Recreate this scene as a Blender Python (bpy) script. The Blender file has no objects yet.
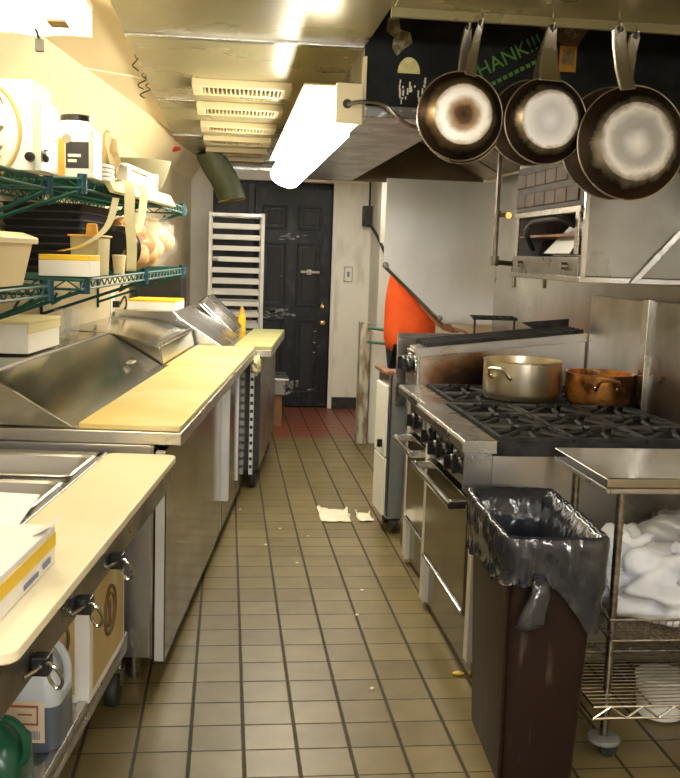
import bpy, bmesh, math, random
from mathutils import Vector, Matrix, noise
random.seed(7)
sc = bpy.context.scene
COL = sc.collection
pi = math.pi

# ------------------------------------------------------------------ frames
# W: world, X right, Y away from the viewer along the floor tiles.  L: the left counter run, turned 6.4 degrees.
ANG = math.radians(6.4)
LO = Vector((-.19, 3.21, 0))
LU = Vector((math.sin(ANG), math.cos(ANG), 0))
LV = Vector((math.cos(ANG), -math.sin(ANG), 0))


def LT(t, s, z=0.0):
    return LO + LV * t + LU * s + Vector((0, 0, z))


# ------------------------------------------------------------------ materials
MATS = {}


def nodes_of(m):
    m.use_nodes = True
    nt = m.node_tree
    return nt, nt.nodes, nt.links, nt.nodes['Principled BSDF']


def mat(name, col, rough=.5, metal=0.0, col2=None, scale=8.0, stretch=(1, 1, 1), bump=0.0, bscale=None, emit=0.0,
        ecol=None, trans=0.0, ior=1.45, rvar=0.0, contrast=(.35, .65), alpha=1.0, detail=4.0, spec=None):
    m = bpy.data.materials.new(name)
    nt, N, K, p = nodes_of(m)
    p.inputs['Base Color'].default_value = (*col, 1)
    p.inputs['Roughness'].default_value = rough
    p.inputs['Metallic'].default_value = metal
    p.inputs['IOR'].default_value = ior
    if spec is not None:
        p.inputs['Specular IOR Level'].default_value = spec
    if trans:
        p.inputs['Transmission Weight'].default_value = trans
    if alpha < 1:
        p.inputs['Alpha'].default_value = alpha
    if emit:
        p.inputs['Emission Color'].default_value = (*(ecol or col), 1)
        p.inputs['Emission Strength'].default_value = emit
    if col2 is not None or bump or rvar:
        tc = N.new('ShaderNodeTexCoord')
        mp = N.new('ShaderNodeMapping')
        mp.inputs['Scale'].default_value = stretch
        K.new(tc.outputs['Object'], mp.inputs['Vector'])
        nz = N.new('ShaderNodeTexNoise')
        nz.inputs['Scale'].default_value = scale
        nz.inputs['Detail'].default_value = detail
        K.new(mp.outputs['Vector'], nz.inputs['Vector'])
        if col2 is not None:
            r = N.new('ShaderNodeValToRGB')
            r.color_ramp.elements[0].position = contrast[0]
            r.color_ramp.elements[1].position = contrast[1]
            r.color_ramp.elements[0].color = (*col, 1)
            r.color_ramp.elements[1].color = (*col2, 1)
            K.new(nz.outputs['Fac'], r.inputs['Fac'])
            K.new(r.outputs['Color'], p.inputs['Base Color'])
        if rvar:
            mr = N.new('ShaderNodeMapRange')
            mr.inputs['From Min'].default_value = .3
            mr.inputs['From Max'].default_value = .7
            mr.inputs['To Min'].default_value = max(.02, rough - rvar)
            mr.inputs['To Max'].default_value = min(1, rough + rvar)
            K.new(nz.outputs['Fac'], mr.inputs['Value'])
            K.new(mr.outputs['Result'], p.inputs['Roughness'])
        if bump:
            nb = nz
            if bscale:
                nb = N.new('ShaderNodeTexNoise')
                nb.inputs['Scale'].default_value = bscale
                nb.inputs['Detail'].default_value = 3
                K.new(mp.outputs['Vector'], nb.inputs['Vector'])
            b = N.new('ShaderNodeBump')
            b.inputs['Strength'].default_value = bump
            b.inputs['Distance'].default_value = .01
            K.new(nb.outputs['Fac'], b.inputs['Height'])
            K.new(b.outputs['Normal'], p.inputs['Normal'])
    MATS[name] = m
    return m


STEEL = (.56, .545, .52)
steel = mat('brushed_steel', STEEL, .30, 1, col2=(.48, .465, .44), scale=5, stretch=(1, 1, 1), rvar=.08, bump=.02, bscale=60)
steel_v = mat('brushed_steel_streaked', (.60, .585, .56), .34, 1, col2=(.44, .43, .41), scale=3, stretch=(1.5, 1.5, .7), rvar=.08, bump=.012, bscale=5)
steel_bright = mat('polished_steel', (.74, .73, .71), .22, 1, col2=(.66, .65, .63), scale=6, rvar=.06)
steel_lid = mat('scuffed_lid_steel', (.42, .395, .32), .17, 1, col2=(.36, .335, .26), scale=3, rvar=.04)
steel_dark = mat('dull_dark_steel', (.30, .285, .26), .34, 1, col2=(.22, .205, .18), scale=5, rvar=.1, bump=.03, bscale=30)
steel_door = mat('smeared_door_steel', (.20, .18, .13), .15, 1, col2=(.16, .142, .10), scale=3, rvar=.07, bump=.015, bscale=6)
satin_steel = mat('satin_bright_steel', (.80, .79, .77), .42, .55, col2=(.70, .69, .66), scale=5, stretch=(1, 1, .5))
lining_steel = mat('cloudy_wall_steel', (.40, .385, .35), .34, 1, col2=(.30, .285, .25), scale=2.5, rvar=.1)
pipe_dark = mat('dark_pipe', (.20, .175, .15), .35, .9, col2=(.10, .08, .06), scale=14)
sheet_steel = mat('bright_sheet_steel', (.80, .785, .75), .40, .9, col2=(.66, .645, .61), scale=2.2, stretch=(1, 1, .6), rvar=.08)
steel_painted = mat('grey_enamel', (.36, .385, .385), .38, .55, col2=(.30, .32, .32), scale=9, stretch=(3, 3, .6), rvar=.08)
steel_sooty = mat('steel_sooty', (.44, .41, .37), .38, 1, col2=(.16, .10, .06), scale=3.2, rvar=.1, contrast=(.42, .72))
chrome = mat('chrome', (.70, .69, .67), .15, 1)
chrome_old = mat('tarnished_chrome', (.42, .385, .33), .32, 1, col2=(.25, .21, .16), scale=30, stretch=(1, 1, 2))
iron = mat('cast_iron', (.018, .017, .017), .55, .2, col2=(.045, .042, .040), scale=18, bump=.15, bscale=50, spec=.25)
black_gloss = mat('black_plastic', (.012, .012, .013), .28)
black_matte = mat('black_rubber', (.02, .02, .02), .6, col2=(.04, .04, .038), scale=20)
black_tray = mat('black_tray_plastic', (.012, .011, .012), .5)
cream_board = mat('cream_board_plastic', (.80, .70, .46), .42, col2=(.86, .77, .54), scale=3, bump=.02, bscale=60)
yellow_board = mat('yellowed_board_plastic', (.70, .54, .19), .42, col2=(.78, .66, .32), scale=2.2, contrast=(.38, .62), bump=.02, bscale=60)
green_board = mat('green_board_plastic', (.42, .43, .17), .45, col2=(.52, .50, .24), scale=4)
white_edge = mat('pale_plastic_edge', (.78, .76, .66), .45)
wall_paint = mat('cream_wall_paint', (.62, .53, .35), .48, col2=(.54, .45, .29), scale=2.4, bump=.02, bscale=30)
white_paint = mat('white_trim_paint', (.86, .84, .78), .45, col2=(.76, .73, .64), scale=6, stretch=(1, 1, .5))
dirty_white = mat('scuffed_white_paint', (.84, .82, .73), .5, col2=(.52, .48, .38), scale=3.5, stretch=(2, 2, .6), contrast=(.5, .78))
post_worn = mat('worn_post_paint', (.60, .56, .45), .6, col2=(.20, .14, .08), scale=9, stretch=(2, 2, .6), contrast=(.42, .62), bump=.2)
ceil_paint = mat('ceiling_cream_paint', (.74, .62, .38), .42, col2=(.68, .56, .33), scale=1.6)
soffit_mat = mat('soffit_satin_sheet', (.34, .30, .155), .28, .35, col2=(.28, .245, .125), scale=1.8, rvar=.05, bump=.012, bscale=5)
black_door = mat('scuffed_black_door', (.008, .009, .011), .36, col2=(.05, .054, .058), scale=7, stretch=(2, 2, 1), contrast=(.50, .80), bump=.14, bscale=22, spec=.35)
hood_black = mat('black_painted_hood', (.006, .0065, .008), .5, col2=(.02, .021, .024), scale=8, contrast=(.45, .8), bump=.03, bscale=24, spec=.22)
hood_in = mat('greasy_hood_lining', (.20, .155, .10), .38, .8, col2=(.12, .085, .05), scale=3, rvar=.08)
green_wire = mat('green_epoxy_wire', (.008, .055, .045), .5, 0, col2=(.014, .085, .07), scale=30, spec=.25)
blue_collar = mat('blue_green_collar', (.006, .055, .085), .5)
brown_can = mat('brown_bin_plastic', (.020, .0095, .007), .45, col2=(.085, .055, .042), scale=26, stretch=(1, 1, .16), contrast=(.60, .74), bump=.05, bscale=30, spec=.35)
bag_mat = mat('black_bag_film', (.022, .024, .032), .16, .0, bump=1.0, scale=15, stretch=(1, 1, .8), spec=1.0, detail=2.5)
white_cloth = mat('white_linen', (.78, .79, .82), .7, col2=(.66, .68, .73), scale=14, bump=.35, bscale=26)
white_card = mat('white_card', (.84, .82, .76), .55)
white_plastic = mat('white_plastic', (.84, .82, .74), .35)
cream_plastic = mat('cream_tub_plastic', (.78, .66, .40), .4, col2=(.72, .60, .36), scale=4)
tan_card = mat('tan_printed_card', (.60, .45, .20), .6, col2=(.54, .40, .17), scale=5)
kraft = mat('brown_cardboard', (.30, .17, .07), .7, col2=(.24, .13, .05), scale=8)
yellow_ink = mat('yellow_print', (.88, .58, .03), .5)
orange_ink = mat('orange_print', (.80, .42, .06), .5)
dark_ink = mat('dark_print', (.03, .025, .03), .5)
brown_ink = mat('brown_print', (.16, .09, .03), .6)
label_cream = mat('cream_label', (.80, .66, .48), .55)
red_ink = mat('red_brown_print', (.40, .10, .05), .55)
blue_ink = mat('blue_grey_print', (.16, .2, .34), .55)
tan_bowl = mat('tan_stoneware', (.42, .32, .15), .5, col2=(.34, .25, .11), scale=7)
olive_metal = mat('olive_bowl_metal', (.36, .33, .2), .4, .5)
ribbon = mat('cream_ribbon', (.70, .64, .36), .65)
bread = mat('toasted_bread', (.44, .17, .04), .6, col2=(.60, .33, .11), scale=9, contrast=(.4, .62))
film = mat('clear_bag_film', (.85, .84, .78), .15, 0, trans=.0, alpha=.12, bump=.6, scale=22, spec=.8)
jug_clear = mat('milky_jug_plastic', (.56, .60, .62), .35, 0, col2=(.50, .54, .57), scale=5)
jug_liquid = mat('slate_blue_liquid', (.11, .13, .165), .28)
jug_green = mat('dark_green_plastic', (.012, .085, .045), .25)
skin = mat('skin', (.50, .26, .16), .5)
orange_cloth = mat('orange_shirt', (.86, .11, .012), .75, col2=(.74, .085, .01), scale=7, bump=.12, bscale=12)
navy = mat('dark_trousers', (.02, .022, .03), .8)
hair_mat = mat('dark_hair', (.03, .018, .01), .6)
rust_wood = mat('rusty_brown_edge', (.26, .12, .05), .5, col2=(.16, .07, .03), scale=14)
brass = mat('brass', (.62, .44, .14), .3, 1)
green_duct = mat('dark_green_duct', (.07, .085, .035), .5, col2=(.11, .125, .06), scale=8)
green_hose = mat('green_handles', (.02, .12, .06), .4)
sal_brown = mat('scorched_brick_burner', (.085, .045, .022), .6, col2=(.035, .02, .011), scale=12, bump=.2)
sal_dark = mat('dark_broiler_interior', (.022, .015, .011), .6, col2=(.05, .032, .02), scale=8)
red_tag = mat('red_plastic', (.70, .05, .03), .4)
napkin_mat = mat('white_paper_towel', (.86, .80, .64), .8, col2=(.78, .70, .52), scale=20, bump=.4, bscale=40)
crumb_mat = mat('yellow_scrap', (.80, .55, .08), .6)
lens = mat('glowing_lens', (1, .93, .75), .4, emit=10, ecol=(1, .85, .55))
lens_hood = mat('glowing_tube_cover', (1, .93, .78), .4, emit=15, ecol=(1, .94, .80))
lens_added_back = mat('diffuser_added_behind', (1, .97, .92), .4, emit=7, ecol=(1, .97, .93))
lens_flash_fill = mat('diffuser_flash_fill', (1, .98, .95), .4, emit=34, ecol=(1, .98, .95))
lens_added_rear = mat('diffuser_added_rear', (1, .97, .9), .4, emit=5.5, ecol=(1, .96, .88))
kraft_bag = mat('beige_paper_bag', (.44, .33, .15), .7, col2=(.38, .28, .12), scale=8)
fix_mat = mat('cream_fixture_enamel', (.82, .74, .52), .4)
vent_frame = mat('vent_cream_enamel', (.55, .47, .28), .45)
vent_dark = mat('vent_dark_cavity', (.04, .025, .012), .7)
rack_alu = mat('pale_aluminium', (.72, .70, .64), .42, .35, col2=(.62, .60, .54), scale=6)
sticker_green = mat('green_ink', (.07, .22, .03), .5)
sticker_cream = mat('cream_sticker', (.74, .70, .36), .5, col2=(.55, .52, .22), scale=30)
paper_worn = mat('torn_paper_residue', (.40, .36, .22), .7, col2=(.14, .12, .07), scale=26, contrast=(.42, .55))
poster_brown = mat('brown_sticker', (.10, .065, .03), .6)
poster_ink = mat('pale_sticker_ink', (.34, .27, .13), .6)


def floor_material():
    m = bpy.data.materials.new('quarry_tile_floor')
    nt, N, K, p = nodes_of(m)

    def math_(op, a, b=None, c=None):
        n = N.new('ShaderNodeMath')
        n.operation = op
        for i, v in enumerate((a, b, c)):
            if v is None:
                continue
            if isinstance(v, (int, float)):
                n.inputs[i].default_value = v
            else:
                K.new(v, n.inputs[i])
        return n.outputs[0]
    tc = N.new('ShaderNodeTexCoord')
    sp = N.new('ShaderNodeSeparateXYZ')
    K.new(tc.outputs['Object'], sp.inputs[0])
    u = math_('DIVIDE', math_('ADD', sp.outputs[0], .245 + 16 * .16), .16)
    v = math_('DIVIDE', math_('SUBTRACT', sp.outputs[1], 2.799 - 40 * .16), .16)
    fu, fv = math_('FRACT', u), math_('FRACT', v)
    du = math_('MINIMUM', fu, math_('SUBTRACT', 1.0, fu))
    dv = math_('MINIMUM', fv, math_('SUBTRACT', 1.0, fv))
    nz = N.new('ShaderNodeTexNoise')
    nz.inputs['Scale'].default_value = 30
    K.new(tc.outputs['Object'], nz.inputs['Vector'])
    jit = math_('MULTIPLY', math_('SUBTRACT', nz.outputs['Fac'], .5), .020)
    gu = N.new('ShaderNodeMapRange')
    gu.inputs[1].default_value, gu.inputs[2].default_value = .024, .040
    K.new(math_('ADD', du, jit), gu.inputs[0])
    gv = N.new('ShaderNodeMapRange')
    gv.inputs[1].default_value, gv.inputs[2].default_value = .012, .024
    K.new(math_('ADD', dv, jit), gv.inputs[0])
    tile = math_('MULTIPLY', gu.outputs[0], gv.outputs[0])
    cid = N.new('ShaderNodeCombineXYZ')
    K.new(math_('FLOOR', u), cid.inputs[0])
    K.new(math_('FLOOR', v), cid.inputs[1])
    wn = N.new('ShaderNodeTexWhiteNoise')
    wn.noise_dimensions = '2D'
    K.new(cid.outputs[0], wn.inputs['Vector'])
    base = N.new('ShaderNodeValToRGB')
    e = base.color_ramp.elements
    e[0].color, e[1].color = (.170, .128, .047, 1), (.232, .178, .072, 1)
    K.new(wn.outputs['Value'], base.inputs['Fac'])
    n2 = N.new('ShaderNodeTexNoise')
    n2.inputs['Scale'].default_value = 9
    n2.inputs['Detail'].default_value = 6
    K.new(tc.outputs['Object'], n2.inputs['Vector'])
    dirt = N.new('ShaderNodeMix')
    dirt.data_type = 'RGBA'
    dirt.blend_type = 'MULTIPLY'
    dirt.inputs[0].default_value = 1
    dr = N.new('ShaderNodeValToRGB')
    dr.color_ramp.elements[0].position, dr.color_ramp.elements[1].position = .3, .7
    dr.color_ramp.elements[0].color, dr.color_ramp.elements[1].color = (.78, .76, .72, 1), (1, 1, 1, 1)
    K.new(n2.outputs['Fac'], dr.inputs['Fac'])
    K.new(base.outputs['Color'], dirt.inputs[6])
    K.new(dr.outputs['Color'], dirt.inputs[7])
    red = N.new('ShaderNodeMix')
    red.data_type = 'RGBA'
    red.inputs[7].default_value = (.20, .055, .028, 1)
    K.new(math_('GREATER_THAN', sp.outputs[1], 2.799 + 32 * .16), red.inputs[0])
    K.new(dirt.outputs[2], red.inputs[6])
    gr = N.new('ShaderNodeMix')
    gr.data_type = 'RGBA'
    gr.inputs[6].default_value = (.040, .026, .013, 1)
    K.new(tile, gr.inputs[0])
    K.new(red.outputs[2], gr.inputs[7])
    K.new(gr.outputs[2], p.inputs['Base Color'])
    rr = N.new('ShaderNodeMapRange')
    rr.inputs[3].default_value, rr.inputs[4].default_value = .7, .38
    K.new(tile, rr.inputs[0])
    K.new(rr.outputs[0], p.inputs['Roughness'])
    b = N.new('ShaderNodeBump')
    b.inputs['Strength'].default_value = .5
    b.inputs['Distance'].default_value = .004
    K.new(math_('ADD', tile, math_('MULTIPLY', n2.outputs['Fac'], .3)), b.inputs['Height'])
    K.new(b.outputs['Normal'], p.inputs['Normal'])
    return m


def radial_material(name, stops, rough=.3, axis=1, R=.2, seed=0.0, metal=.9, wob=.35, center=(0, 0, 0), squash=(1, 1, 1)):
    """burn rings and painted glare on a pan bottom: colour by radius from the pan's own centre, ruffled by noise"""
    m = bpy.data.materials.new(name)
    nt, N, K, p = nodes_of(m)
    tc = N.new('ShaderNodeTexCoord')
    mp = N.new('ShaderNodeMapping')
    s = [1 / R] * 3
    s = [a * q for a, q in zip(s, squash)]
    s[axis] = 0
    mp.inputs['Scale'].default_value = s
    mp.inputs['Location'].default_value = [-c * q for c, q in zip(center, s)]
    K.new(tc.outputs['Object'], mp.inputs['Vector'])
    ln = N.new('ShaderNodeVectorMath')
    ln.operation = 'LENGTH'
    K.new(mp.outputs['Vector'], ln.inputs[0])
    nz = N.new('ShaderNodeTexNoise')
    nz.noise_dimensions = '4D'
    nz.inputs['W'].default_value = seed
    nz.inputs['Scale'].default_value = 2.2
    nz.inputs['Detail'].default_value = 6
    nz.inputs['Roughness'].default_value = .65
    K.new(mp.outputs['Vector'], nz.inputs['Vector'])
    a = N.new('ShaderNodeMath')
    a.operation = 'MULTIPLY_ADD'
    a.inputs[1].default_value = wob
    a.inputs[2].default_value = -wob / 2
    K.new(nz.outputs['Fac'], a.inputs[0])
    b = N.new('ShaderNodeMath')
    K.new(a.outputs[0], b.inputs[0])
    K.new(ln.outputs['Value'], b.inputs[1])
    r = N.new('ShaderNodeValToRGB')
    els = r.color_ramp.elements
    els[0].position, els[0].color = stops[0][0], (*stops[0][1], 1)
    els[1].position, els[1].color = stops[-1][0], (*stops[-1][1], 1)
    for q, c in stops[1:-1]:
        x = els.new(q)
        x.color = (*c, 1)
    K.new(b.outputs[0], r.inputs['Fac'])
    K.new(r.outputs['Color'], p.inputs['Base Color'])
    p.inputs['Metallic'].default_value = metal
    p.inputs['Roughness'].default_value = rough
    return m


# ------------------------------------------------------------------ mesh builder
class B:
    def __init__(s):
        s.bm = bmesh.new()

    def face(s, vs):
        try:
            s.bm.faces.new(vs)
        except ValueError:
            pass

    def box(s, x0, y0, z0, x1, y1, z1):
        x0, x1 = min(x0, x1), max(x0, x1)
        y0, y1 = min(y0, y1), max(y0, y1)
        z0, z1 = min(z0, z1), max(z0, z1)
        v = [s.bm.verts.new(c) for c in ((x0, y0, z0), (x1, y0, z0), (x1, y1, z0), (x0, y1, z0), (x0, y0, z1), (x1, y0, z1), (x1, y1, z1), (x0, y1, z1))]
        for q in ((3, 2, 1, 0), (4, 5, 6, 7), (0, 1, 5, 4), (1, 2, 6, 5), (2, 3, 7, 6), (3, 0, 4, 7)):
            s.face([v[i] for i in q])
        return s

    def loft(s, loops, closed=True, cap=(True, True)):
        L = [[s.bm.verts.new(p) for p in l] for l in loops]
        n = len(L[0])
        for a, b in zip(L, L[1:]):
            for i in range(n if closed else n - 1):
                j = (i + 1) % n
                s.face([a[i], a[j], b[j], b[i]])
        if cap[0]:
            s.face(L[0][::-1])
        if cap[1]:
            s.face(L[-1])
        return s

    def prism(s, pts, axis, a0, a1):
        def m(p, a):
            return {'x': (a, p[0], p[1]), 'y': (p[0], a, p[1]), 'z': (p[0], p[1], a)}[axis]
        return s.loft([[m(p, a0) for p in pts], [m(p, a1) for p in pts]])

    def tube(s, pts, r, n=8, closed=False, r2=None):
        P = [Vector(p) for p in pts]
        k = len(P)
        loops = []
        up = None
        for i in range(k):
            if closed:
                d = P[(i + 1) % k] - P[i - 1]
            else:
                d = P[min(i + 1, k - 1)] - P[max(i - 1, 0)]
            d.normalize()
            if up is None:
                up = Vector((0, 0, 1)) if abs(d.z) < .9 else Vector((1, 0, 0))
            a = d.cross(up)
            if a.length < 1e-4:
                a = d.cross(Vector((0, 1, .3)))
            a.normalize()
            b = a.cross(d)
            up = b
            rr = r if r2 is None else r + (r2 - r) * i / (k - 1)
            loops.append([P[i] + (a * math.cos(2 * pi * j / n) + b * math.sin(2 * pi * j / n)) * rr for j in range(n)])
        if closed:
            loops.append(loops[0])
            L = [[s.bm.verts.new(p) for p in l] for l in loops[:-1]]
            L.append(L[0])
            for a, b in zip(L, L[1:]):
                for i in range(n):
                    j = (i + 1) % n
                    s.face([a[i], a[j], b[j], b[i]])
            return s
        return s.loft(loops)

    def cyl(s, p0, p1, r0, r1=None, n=20):
        return s.tube([p0, p1], r0, n, r2=r1 if r1 is not None else r0)

    def lathe(s, prof, c=(0, 0, 0), axis='z', n=32, flip=1):
        loops = []
        for r, h in prof:
            l = []
            for j in range(n):
                a = 2 * pi * j / n
                x, y = r * math.cos(a), r * math.sin(a)
                l.append({'z': (c[0] + x, c[1] + y, c[2] + h), 'y': (c[0] + x, c[1] + h, c[2] + y), 'x': (c[0] + h, c[1] + x, c[2] + y)}[axis])
            loops.append(l)
        return s.loft(loops)

    def blob(s, c, r, sub=3, amp=.15, freq=4, seed=0, flat=None):
        t = bmesh.new()
        bmesh.ops.create_icosphere(t, subdivisions=sub, radius=1)
        mp = {}
        for v in t.verts:
            k = 1 + amp * noise.noise(v.co * freq * .5 + Vector((seed, seed * 1.7, 0)))
            q = Vector((v.co.x * r[0] * k + c[0], v.co.y * r[1] * k + c[1], v.co.z * r[2] * k + c[2]))
            if flat is not None and q.z < flat:
                q.z = flat
            mp[v] = s.bm.verts.new(q)
        for f in t.faces:
            s.face([mp[v] for v in f.verts])
        t.free()
        return s


def rect_loop(x0, y0, x1, y1, r, z, n=4):
    out = []
    for cx, cy, a0 in ((x1 - r, y1 - r, 0), (x0 + r, y1 - r, 90), (x0 + r, y0 + r, 180), (x1 - r, y0 + r, 270)):
        for i in range(n + 1):
            a = math.radians(a0 + 90 * i / n)
            out.append((cx + r * math.cos(a), cy + r * math.sin(a), z))
    return out


def mesh_obj(name, b, m, off=(0, 0, 0), bevel=0.0, smooth=35, subsurf=0):
    bm = b.bm
    o3 = Vector(off)
    for v in bm.verts:
        v.co -= o3
    bmesh.ops.recalc_face_normals(bm, faces=bm.faces)
    me = bpy.data.meshes.new(name)
    bm.to_mesh(me)
    bm.free()
    me.materials.append(m)
    for p in me.polygons:
        p.use_smooth = True
    me.set_sharp_from_angle(angle=math.radians(smooth))
    o = bpy.data.objects.new(name, me)
    COL.objects.link(o)
    if bevel:
        md = o.modifiers.new('bevel', 'BEVEL')
        md.width = bevel
        md.segments = 2
        md.limit_method = 'ANGLE'
        md.angle_limit = math.radians(40)
        md.harden_normals = True
    if subsurf:
        md = o.modifiers.new('sub', 'SUBSURF')
        md.levels = md.render_levels = subsurf
    return o


class Thing:
    """an Empty at the thing's base that parents its parts; parts are written in frame coordinates"""

    def __init__(s, name, label, cat, base, group=None, frame='W', rot=0.0):
        s.o = bpy.data.objects.new(name, None)
        s.o.empty_display_size = .05
        COL.objects.link(s.o)
        s.base = Vector(base)
        if frame == 'L':
            s.o.location = LT(*base)
            s.o.rotation_euler = (0, 0, rot - ANG)
        else:
            s.o.location = base
            s.o.rotation_euler = (0, 0, rot)
        s.o['label'], s.o['category'] = label, cat
        if group:
            s.o['group'] = group

    def part(s, name, b, m, parent=None, label=None, bevel=0.0, smooth=35, subsurf=0):
        o = mesh_obj(name, b, m, s.base, bevel, smooth, subsurf)
        o.parent = parent or s.o
        if label:
            o['label'] = label
        return o


def single(name, label, cat, b, m, base, group=None, frame='W', bevel=0.0, smooth=35, subsurf=0, rot=0.0, stuff=False):
    o = mesh_obj(name, b, m, base, bevel, smooth, subsurf)
    if frame == 'L':
        o.location = LT(*base)
        o.rotation_euler = (0, 0, rot - ANG)
    else:
        o.location = base
        o.rotation_euler = (0, 0, rot)
    o['label'], o['category'] = label, cat
    if group:
        o['group'] = group
    if stuff:
        o['kind'] = 'stuff'
    return o


def struct(name, b, m, frame='W', bevel=0.0, parent=None):
    o = mesh_obj(name, b, m, (0, 0, 0), bevel)
    if parent:
        o.parent = parent
    else:
        if frame == 'L':
            o.location = LT(0, 0, 0)
            o.rotation_euler = (0, 0, -ANG)
        o['kind'] = 'structure'
    return o


def dup(root, loc, rotz=None, label=None, group=None, scale=None):
    r = root.copy()
    COL.objects.link(r)
    r.location = loc
    if rotz is not None:
        r.rotation_euler = (0, 0, rotz)
    if scale:
        r.scale = scale
    if label:
        r['label'] = label
    if group:
        r['group'] = group
    for ch in list(root.children):
        c = ch.copy()
        COL.objects.link(c)
        c.parent = r
        for g in list(ch.children):
            d = g.copy()
            COL.objects.link(d)
            d.parent = c
    return r


def text_part(T, name, body, size, m, loc, rot, parent=None, shear=0.0, extrude=.0004):
    cu = bpy.data.curves.new(name, 'FONT')
    cu.body = body
    cu.size = size
    cu.extrude = extrude
    cu.shear = shear
    cu.align_x = 'CENTER'
    cu.align_y = 'CENTER'
    cu.materials.append(m)
    tmp = bpy.data.objects.new(name, cu)
    COL.objects.link(tmp)
    dg = bpy.context.evaluated_depsgraph_get()
    me = bpy.data.meshes.new_from_object(tmp.evaluated_get(dg))
    me.materials.clear()
    me.materials.append(m)
    bpy.data.objects.remove(tmp)
    o = bpy.data.objects.new(name, me)
    COL.objects.link(o)
    o.location = Vector(loc) - T.base
    o.rotation_euler = rot
    o.parent = parent or T.o
    return o


# ================================================================== SETTING
struct('floor', B().box(-2.6, -2.4, -.08, 3.0, 10.3, 0), floor_material())
struct('wall_left', B().box(-.95, -5.5, 0, -.85, 6.45, 2.8), wall_paint, 'L')
struct('wall_right', B().box(1.90, -2.3, 0, 2.0, 9.7, 2.8), wall_paint)
struct('wall_front', B().box(-2.4, -2.4, 0, 2.0, -2.3, 2.8), white_paint)
wb = B()
wb.box(-.60, 9.50, 0, -.140, 9.62, 2.8)
wb.box(-.140, 9.50, 2.15, 1.02, 9.62, 2.8)
wb.box(1.02, 9.50, 0, 1.40, 9.62, 2.8)
struct('wall_back', wb, dirty_white)
struct('wall_back_side', B().box(1.36, 8.9, 0, 1.90, 9.5, 2.8), white_paint)
struct('wall_recess', B().box(-.35, 9.70, 0, 1.2, 9.78, 2.3), black_door)
# ceilings
cb = B()
cb.box(-2.6, -2.4, 2.33, -.40, 9.7, 2.42)
cb.box(-.40, -2.4, 2.32, .53, 9.7, 2.42)
cb.box(.53, -2.4, 2.32, 2.0, 3.42, 2.42)
cb.box(.53, 7.42, 2.32, 2.0, 9.7, 2.42)
cb.box(.45, 3.3, 2.74, 2.0, 7.6, 2.8)
cb.box(.47, 3.42, 2.42, .53, 7.5, 2.76)
cb.box(.47, 3.35, 2.42, 2.0, 3.42, 2.76)
struct('ceiling', cb, ceil_paint)
struct('ceiling_cove', B().prism([(-.86, 2.12), (-.855, 2.12), (-.74, 2.29), (-.70, 2.34), (-.86, 2.34)], 'y', -5.4, 6.44), ceil_paint, 'L')
sb = B()
ys = [-2.3, .6, 2.3, 4.05, 5.7, 7.4, 9.45]
for a, c in zip(ys, ys[1:]):
    sb.box(-.41, a + .004, 2.298, .53, c - .004, 2.319)
for a, c in zip([-2.3, .6, 2.3], [.6, 2.3, 3.42]):
    sb.box(.534, a + .004, 2.298, 1.88, c - .004, 2.319)
struct('ceiling_panels', sb, soffit_mat, bevel=.003)
tb = B()
tb.box(-.41, 4.03, 2.288, .53, 4.07, 2.298)
for y in (5.7, 7.4):
    tb.box(-.41, y - .015, 2.290, -.20, y + .015, 2.298)
struct('trim_ceiling_seam', tb, steel_bright, bevel=.002)
struct('trim_ceiling_edge', B().box(.53, 3.405, 2.268, 1.88, 3.425, 2.32), soffit_mat, bevel=.003)
# door casing and header
tb = B()
tb.box(-.36, 9.475, 0, -.14, 9.5, 2.30)
tb.box(-.36, 9.47, 2.15, 1.40, 9.5, 2.265)
tb.box(.99, 9.47, 0, 1.03, 9.5, 2.15)
struct('trim_door', tb, white_paint, bevel=.004)
struct('trim_header_ledge', B().box(-.14, 9.42, 2.235, .65, 9.47, 2.26), steel_bright)
struct('baseboard_back', B().box(1.03, 9.485, 0, 1.36, 9.5, .11), black_matte, bevel=.004)
# the black six-panel door
db = B().box(.255, 9.53, .01, .985, 9.58, 2.09)
door = struct('door_1', db, black_door, bevel=.003)
pz = [(.14, .86), (.98, 1.58), (1.70, 1.93)]
for x0, x1 in ((.33, .56), (.66, .89)):
    for z0, z1 in pz:
        fb = B()
        w = .022
        fb.box(x0, 9.515, z0, x1, 9.531, z0 + w).box(x0, 9.515, z1 - w, x1, 9.531, z1)
        fb.box(x0, 9.515, z0 + w, x0 + w, 9.531, z1 - w).box(x1 - w, 9.515, z0 + w, x1, 9.531, z1 - w)
        struct('door_panel', fb.box(x0 + .05, 9.52, z0 + .05, x1 - .05, 9.531, z1 - .05), black_tray, bevel=.006, parent=door)
kb = B().lathe([(.001, -.06), (.022, -.058), (.028, -.04), (.012, -.025), (.028, -.008), (.028, 0)], (.925, 9.53, .83), 'y', 16)
struct('door_knob', kb, brass, parent=door)
struct('door_lock', B().lathe([(.001, -.03), (.018, -.03), (.032, -.01), (.032, 0)], (.915, 9.53, .99), 'y', 16), brass, parent=door)
bb = B().box(.70, 9.505, 1.30, .88, 9.53, 1.32).box(.76, 9.50, 1.285, .80, 9.53, 1.335).cyl((.78, 9.5, 1.31), (.78, 9.47, 1.30), .008)
struct('door_bolt', bb, chrome_old, parent=door)
scuff = mat('scraped_bare_patch', (.42, .42, .39), .6, col2=(.10, .10, .10), scale=30, contrast=(.45, .65))
rnd = random.Random(5)
scb = B()
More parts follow.
